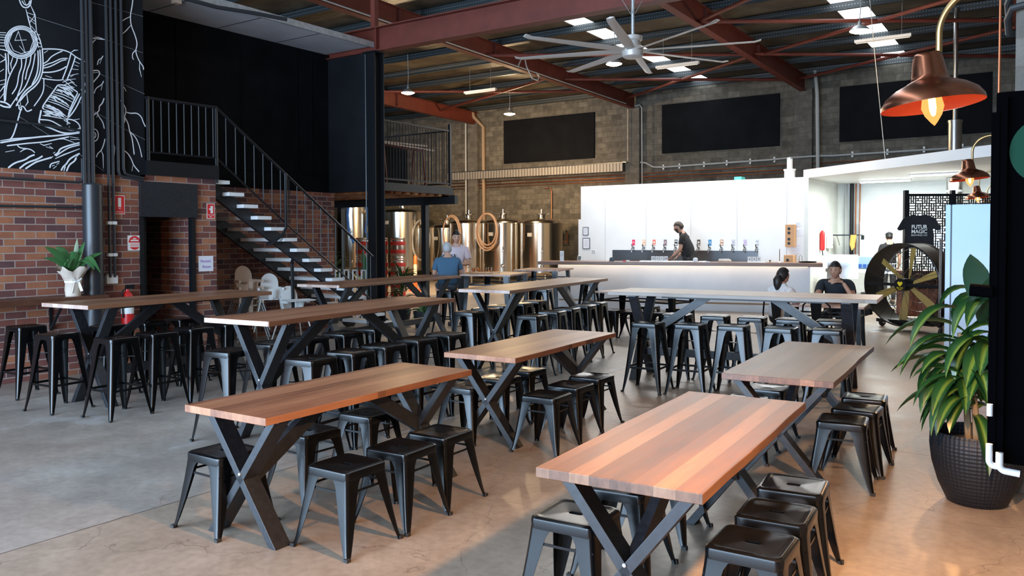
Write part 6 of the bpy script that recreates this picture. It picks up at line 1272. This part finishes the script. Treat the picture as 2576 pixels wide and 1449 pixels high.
# barman: facing -X, leaning a little, head bowed
JB=pose(STAND,chest=(0,-.07,1.36),neck=(0,-.14,1.50),skull=(0,-.19,1.58),waist=(0,-.02,1.14),shL=(-.19,-.08,1.42),elL=(-.24,-.10,1.13),wrL=(-.2,-.28,.98),shR=(.19,-.08,1.42),elR=(.24,-.12,1.13),wrR=(.2,-.3,.98))
person('person','bearded barman in a black T-shirt behind the bar, looking down','x' and (-7.72,18.95,.12),-90+8,JB,1.13,'skin','short','hairbrown',[('t_shirt','teeblack',{}),('trousers','pants',{})],head=(0,20,0),fat=1.6,facehair='hairbrown')
SIT=lambda h,**k: pose(dict(pelvis=(0,.05,h+.12),waist=(0,.04,h+.29),chest=(0,.0,h+.50),neck=(0,-.04,h+.65),skull=(0,-.06,h+.74),shL=(-.18,0,h+.57),elL=(-.24,-.06,h+.30),wrL=(-.15,-.3,h+.28),shR=(.18,0,h+.57),elR=(.24,-.06,h+.30),wrR=(.15,-.3,h+.28),hipL=(-.10,0,h+.09),knL=(-.15,-.42,h+.1),anL=(-.13,-.38,h-.32),toL=(-.13,-.52,h-.38),hipR=(.10,0,h+.09),knR=(.15,-.42,h+.1),anR=(.13,-.38,h-.32),toR=(.13,-.52,h-.38)),**k)
# older man, back to us, facing right-away
person('person','grey-haired person in a blue T-shirt seated with their back to us at the pale-edged table',(-9.12,11.3,0),-138,SIT(.74,wrR=(.02,-.32,1.06),wrL=(-.05,-.34,1.08),skull=(0,-.08,1.46),anL=(-.13,-.34,.34),anR=(.13,-.34,.34),toL=(-.13,-.46,.29),toR=(.13,-.46,.29)),1.0,'skin','grey','hairgrey',[('t_shirt','teeblue',{}),('shorts','denim',{})],head=(10,6,0),fat=1.35)
tt,_=person('person','dark-haired person in a pale pink shirt with a black lanyard facing the seated man',(-9.80,12.42,0),28,pose(STAND,elL=(-.25,-.05,1.14),wrL=(-.05,-.27,1.17),elR=(.25,-.05,1.14),wrR=(.1,-.3,1.14)),1.045,'skin','short','hairdark',[('shirt','shirtpink',{'shL':.75,'shR':.75}),('trousers','pants',{})],head=(15,8,0),facehair=None)
q=MB(); q.bar((-.02,-.15,1.38),(.05,-.17,1.2),.035,.012); q.build('lanyard','black',tt)
# woman, back to us
person('person','person with long dark hair and patterned top, seated with their back to us',(-3.4,11.75,0),168,SIT(.44,skull=(0,-.05,1.12),neck=(0,-.03,1.04),shL=(-.15,0,.97),shR=(.15,0,.97),elL=(-.2,-.12,.76),elR=(.2,-.12,.76),wrL=(-.1,-.33,.80),wrR=(.1,-.33,.80),anL=(-.1,-.40,.07),anR=(.1,-.40,.07),toL=(-.1,-.52,.04),toR=(.1,-.52,.04)),.98,'skin','long','hairdark',[('blouse','pattern',{'shL':.9,'shR':.9}),('trousers','pants',{})],head=(-12,5,0))
person('person','person in a dark T-shirt facing us, chin resting on one hand, behind the grey table',(-2.86,12.68,0),12,SIT(.44,chest=(0,-.1,.93),neck=(0,-.15,1.07),skull=(0,-.18,1.15),shL=(-.19,-.1,1.0),shR=(.19,-.1,1.0),elR=(.24,-.36,.79),wrR=(.10,-.33,1.02),elL=(-.24,-.34,.79),wrL=(-.06,-.48,.80),anL=(-.12,-.30,.07),anR=(.12,-.30,.07),toL=(-.12,-.42,.04),toR=(.12,-.42,.04)),1.02,'skin2','short','hairdark',[('t_shirt','teenavy',{}),('trousers','pants',{})],head=(-14,4,0),handR=((-1,-.1,.1),(0,.4,-1)),curl=.6)
person('person','kitchen worker in a flat cap and black shirt seen from behind',(-3.73,22.2,0),-150,STAND,1.03,'skin','cap','hairdark',[('t_shirt','teeblack',{}),('trousers','pants',{})],head=(-15,12,0),fat=1.1)
# beer flight on the nearer pale-edged table
t=thing('beer_paddle','wooden tasting paddle on the nearer pale-edged table','tray',(-8.85,11.95,1.05),R(16)); B('paddle','pine',(-.22,.22,-.06,.06,.0,.02),parent=t,bevel=.004); B('paddle_handle','pine',(.22,.34,-.02,.02,.0,.02),parent=t)
for k in range(4):
    x=-8.85+(-.16+.107*k)*math.cos(R(16)); y=11.95+(-.16+.107*k)*math.sin(R(16))
    t=thing('tasting_glass',['leftmost tasting glass of amber beer on the paddle','second tasting glass from the left on the paddle','third tasting glass from the left on the paddle','rightmost tasting glass on the paddle'][k],'glass',(x,y,1.07),0,'tasting glasses')
    b=MB(); b.lathe([(.03,0),(.035,.02),(.038,.09),(.036,.09),(.033,.02),(.001,.01)],18,cap1=False); b.build('glass','glass',t,True); b=MB(); b.lathe([(.031,.012),(.035,.07 if k<2 else .03)],18); b.build('beer','beer',t,True)
for k,(x,y) in enumerate(((-3.05,11.9),(-2.98,11.95))):
    t=thing('water_glass','%s clear tumbler on the table between the seated couple'%('left','right')[k],'glass',(x,y,.75)); b=MB(); b.lathe([(.03,0),(.036,.1),(.034,.1),(.028,.008)],16,cap0=True,cap1=True); b.build('glass','glass',t,True); b=MB(); b.lathe([(.036,.1),(.037,.103),(.034,.103)],16,cap0=False,cap1=False); b.build('rim','steel',t,True)
# ------------------------------------------------------------ light and camera
w=bpy.data.worlds.new('sky_world'); S.world=w; w.use_nodes=True
bg=w.node_tree.nodes['Background']; bg.inputs[0].default_value=(.62,.78,1,1); bg.inputs[1].default_value=1.2
def area(name,loc,rot,sx,sy,e,col,spread=PI):
    l=bpy.data.lights.new(name,'AREA'); l.shape='RECTANGLE'; l.size=sx; l.size_y=sy; l.energy=e; l.color=col; l.spread=spread
    o=bpy.data.objects.new(name,l); COL.objects.link(o); o.location=loc; o.rotation_euler=rot; return o
area('doorway_daylight',(-8.6,-5.7,2.2),(R(90),0,0),17.0,3.8,5200,(.52,.74,1))
l=bpy.data.lights.new('brewery_fill_spot','SPOT'); l.energy=5200; l.color=(1,.68,.38); l.spot_size=R(74); l.spot_blend=.8; l.shadow_soft_size=.25; o=bpy.data.objects.new('brewery_fill_spot',l); COL.objects.link(o); o.location=(-14.5,15.2,4.0); o.rotation_euler=Vector((-3.5,9,-3.0)).to_track_quat('-Z','Y').to_euler()  # unseen warm spot added to brighten the tanks and the wall behind
area('kitchen_light',(-2.8,20.6,3.0),(0,0,0),2.5,2.0,300,(.95,1,.94))
area('bar_wall_fill',(-8.2,18.9,4.6),(R(-18),0,0),6.5,.6,300,(1,.99,.97))  # unseen soft light added above the bar to whiten its back wall
area('bar_strip_light',(-7.75,17.55,1.0),(R(20),0,BA),5.4,.04,4,(1,.72,.42))
for i,(x,y) in enumerate(((-4.4,14),(-10.4,14),(-4.4,5),(-10.4,22))):
    area('skylight_daylight',(x,y,6.75),(0,0,0),.6,9,25,(.75,.87,1))
cam=bpy.data.cameras.new('camera'); co=bpy.data.objects.new('camera',cam); COL.objects.link(co); S.camera=co
yaw,pitch,roll=0.600163,-0.028605,-0.002738
f0=Vector((-math.sin(yaw),math.cos(yaw),0));r0=Vector((math.cos(yaw),math.sin(yaw),0));u0=Vector((0,0,1))
f1=f0*math.cos(pitch)+u0*math.sin(pitch);u1=u0*math.cos(pitch)-f0*math.sin(pitch)
r2=r0*math.cos(roll)+u1*math.sin(roll);u2=u1*math.cos(roll)-r0*math.sin(roll)
m=Matrix((r2,u2,-f1)).transposed().to_4x4(); m.translation=(0,0,1.7); co.matrix_world=m
cam.sensor_width=36; cam.lens=2050/2576*36; cam.shift_y=-(724.5-655.87)/2576; cam.clip_end=200; cam.clip_start=.05
S.view_settings.view_transform='Standard'; S.view_settings.look='None'; S.view_settings.gamma=1; S.view_settings.exposure=0.0; S.view_settings.use_curve_mapping=False
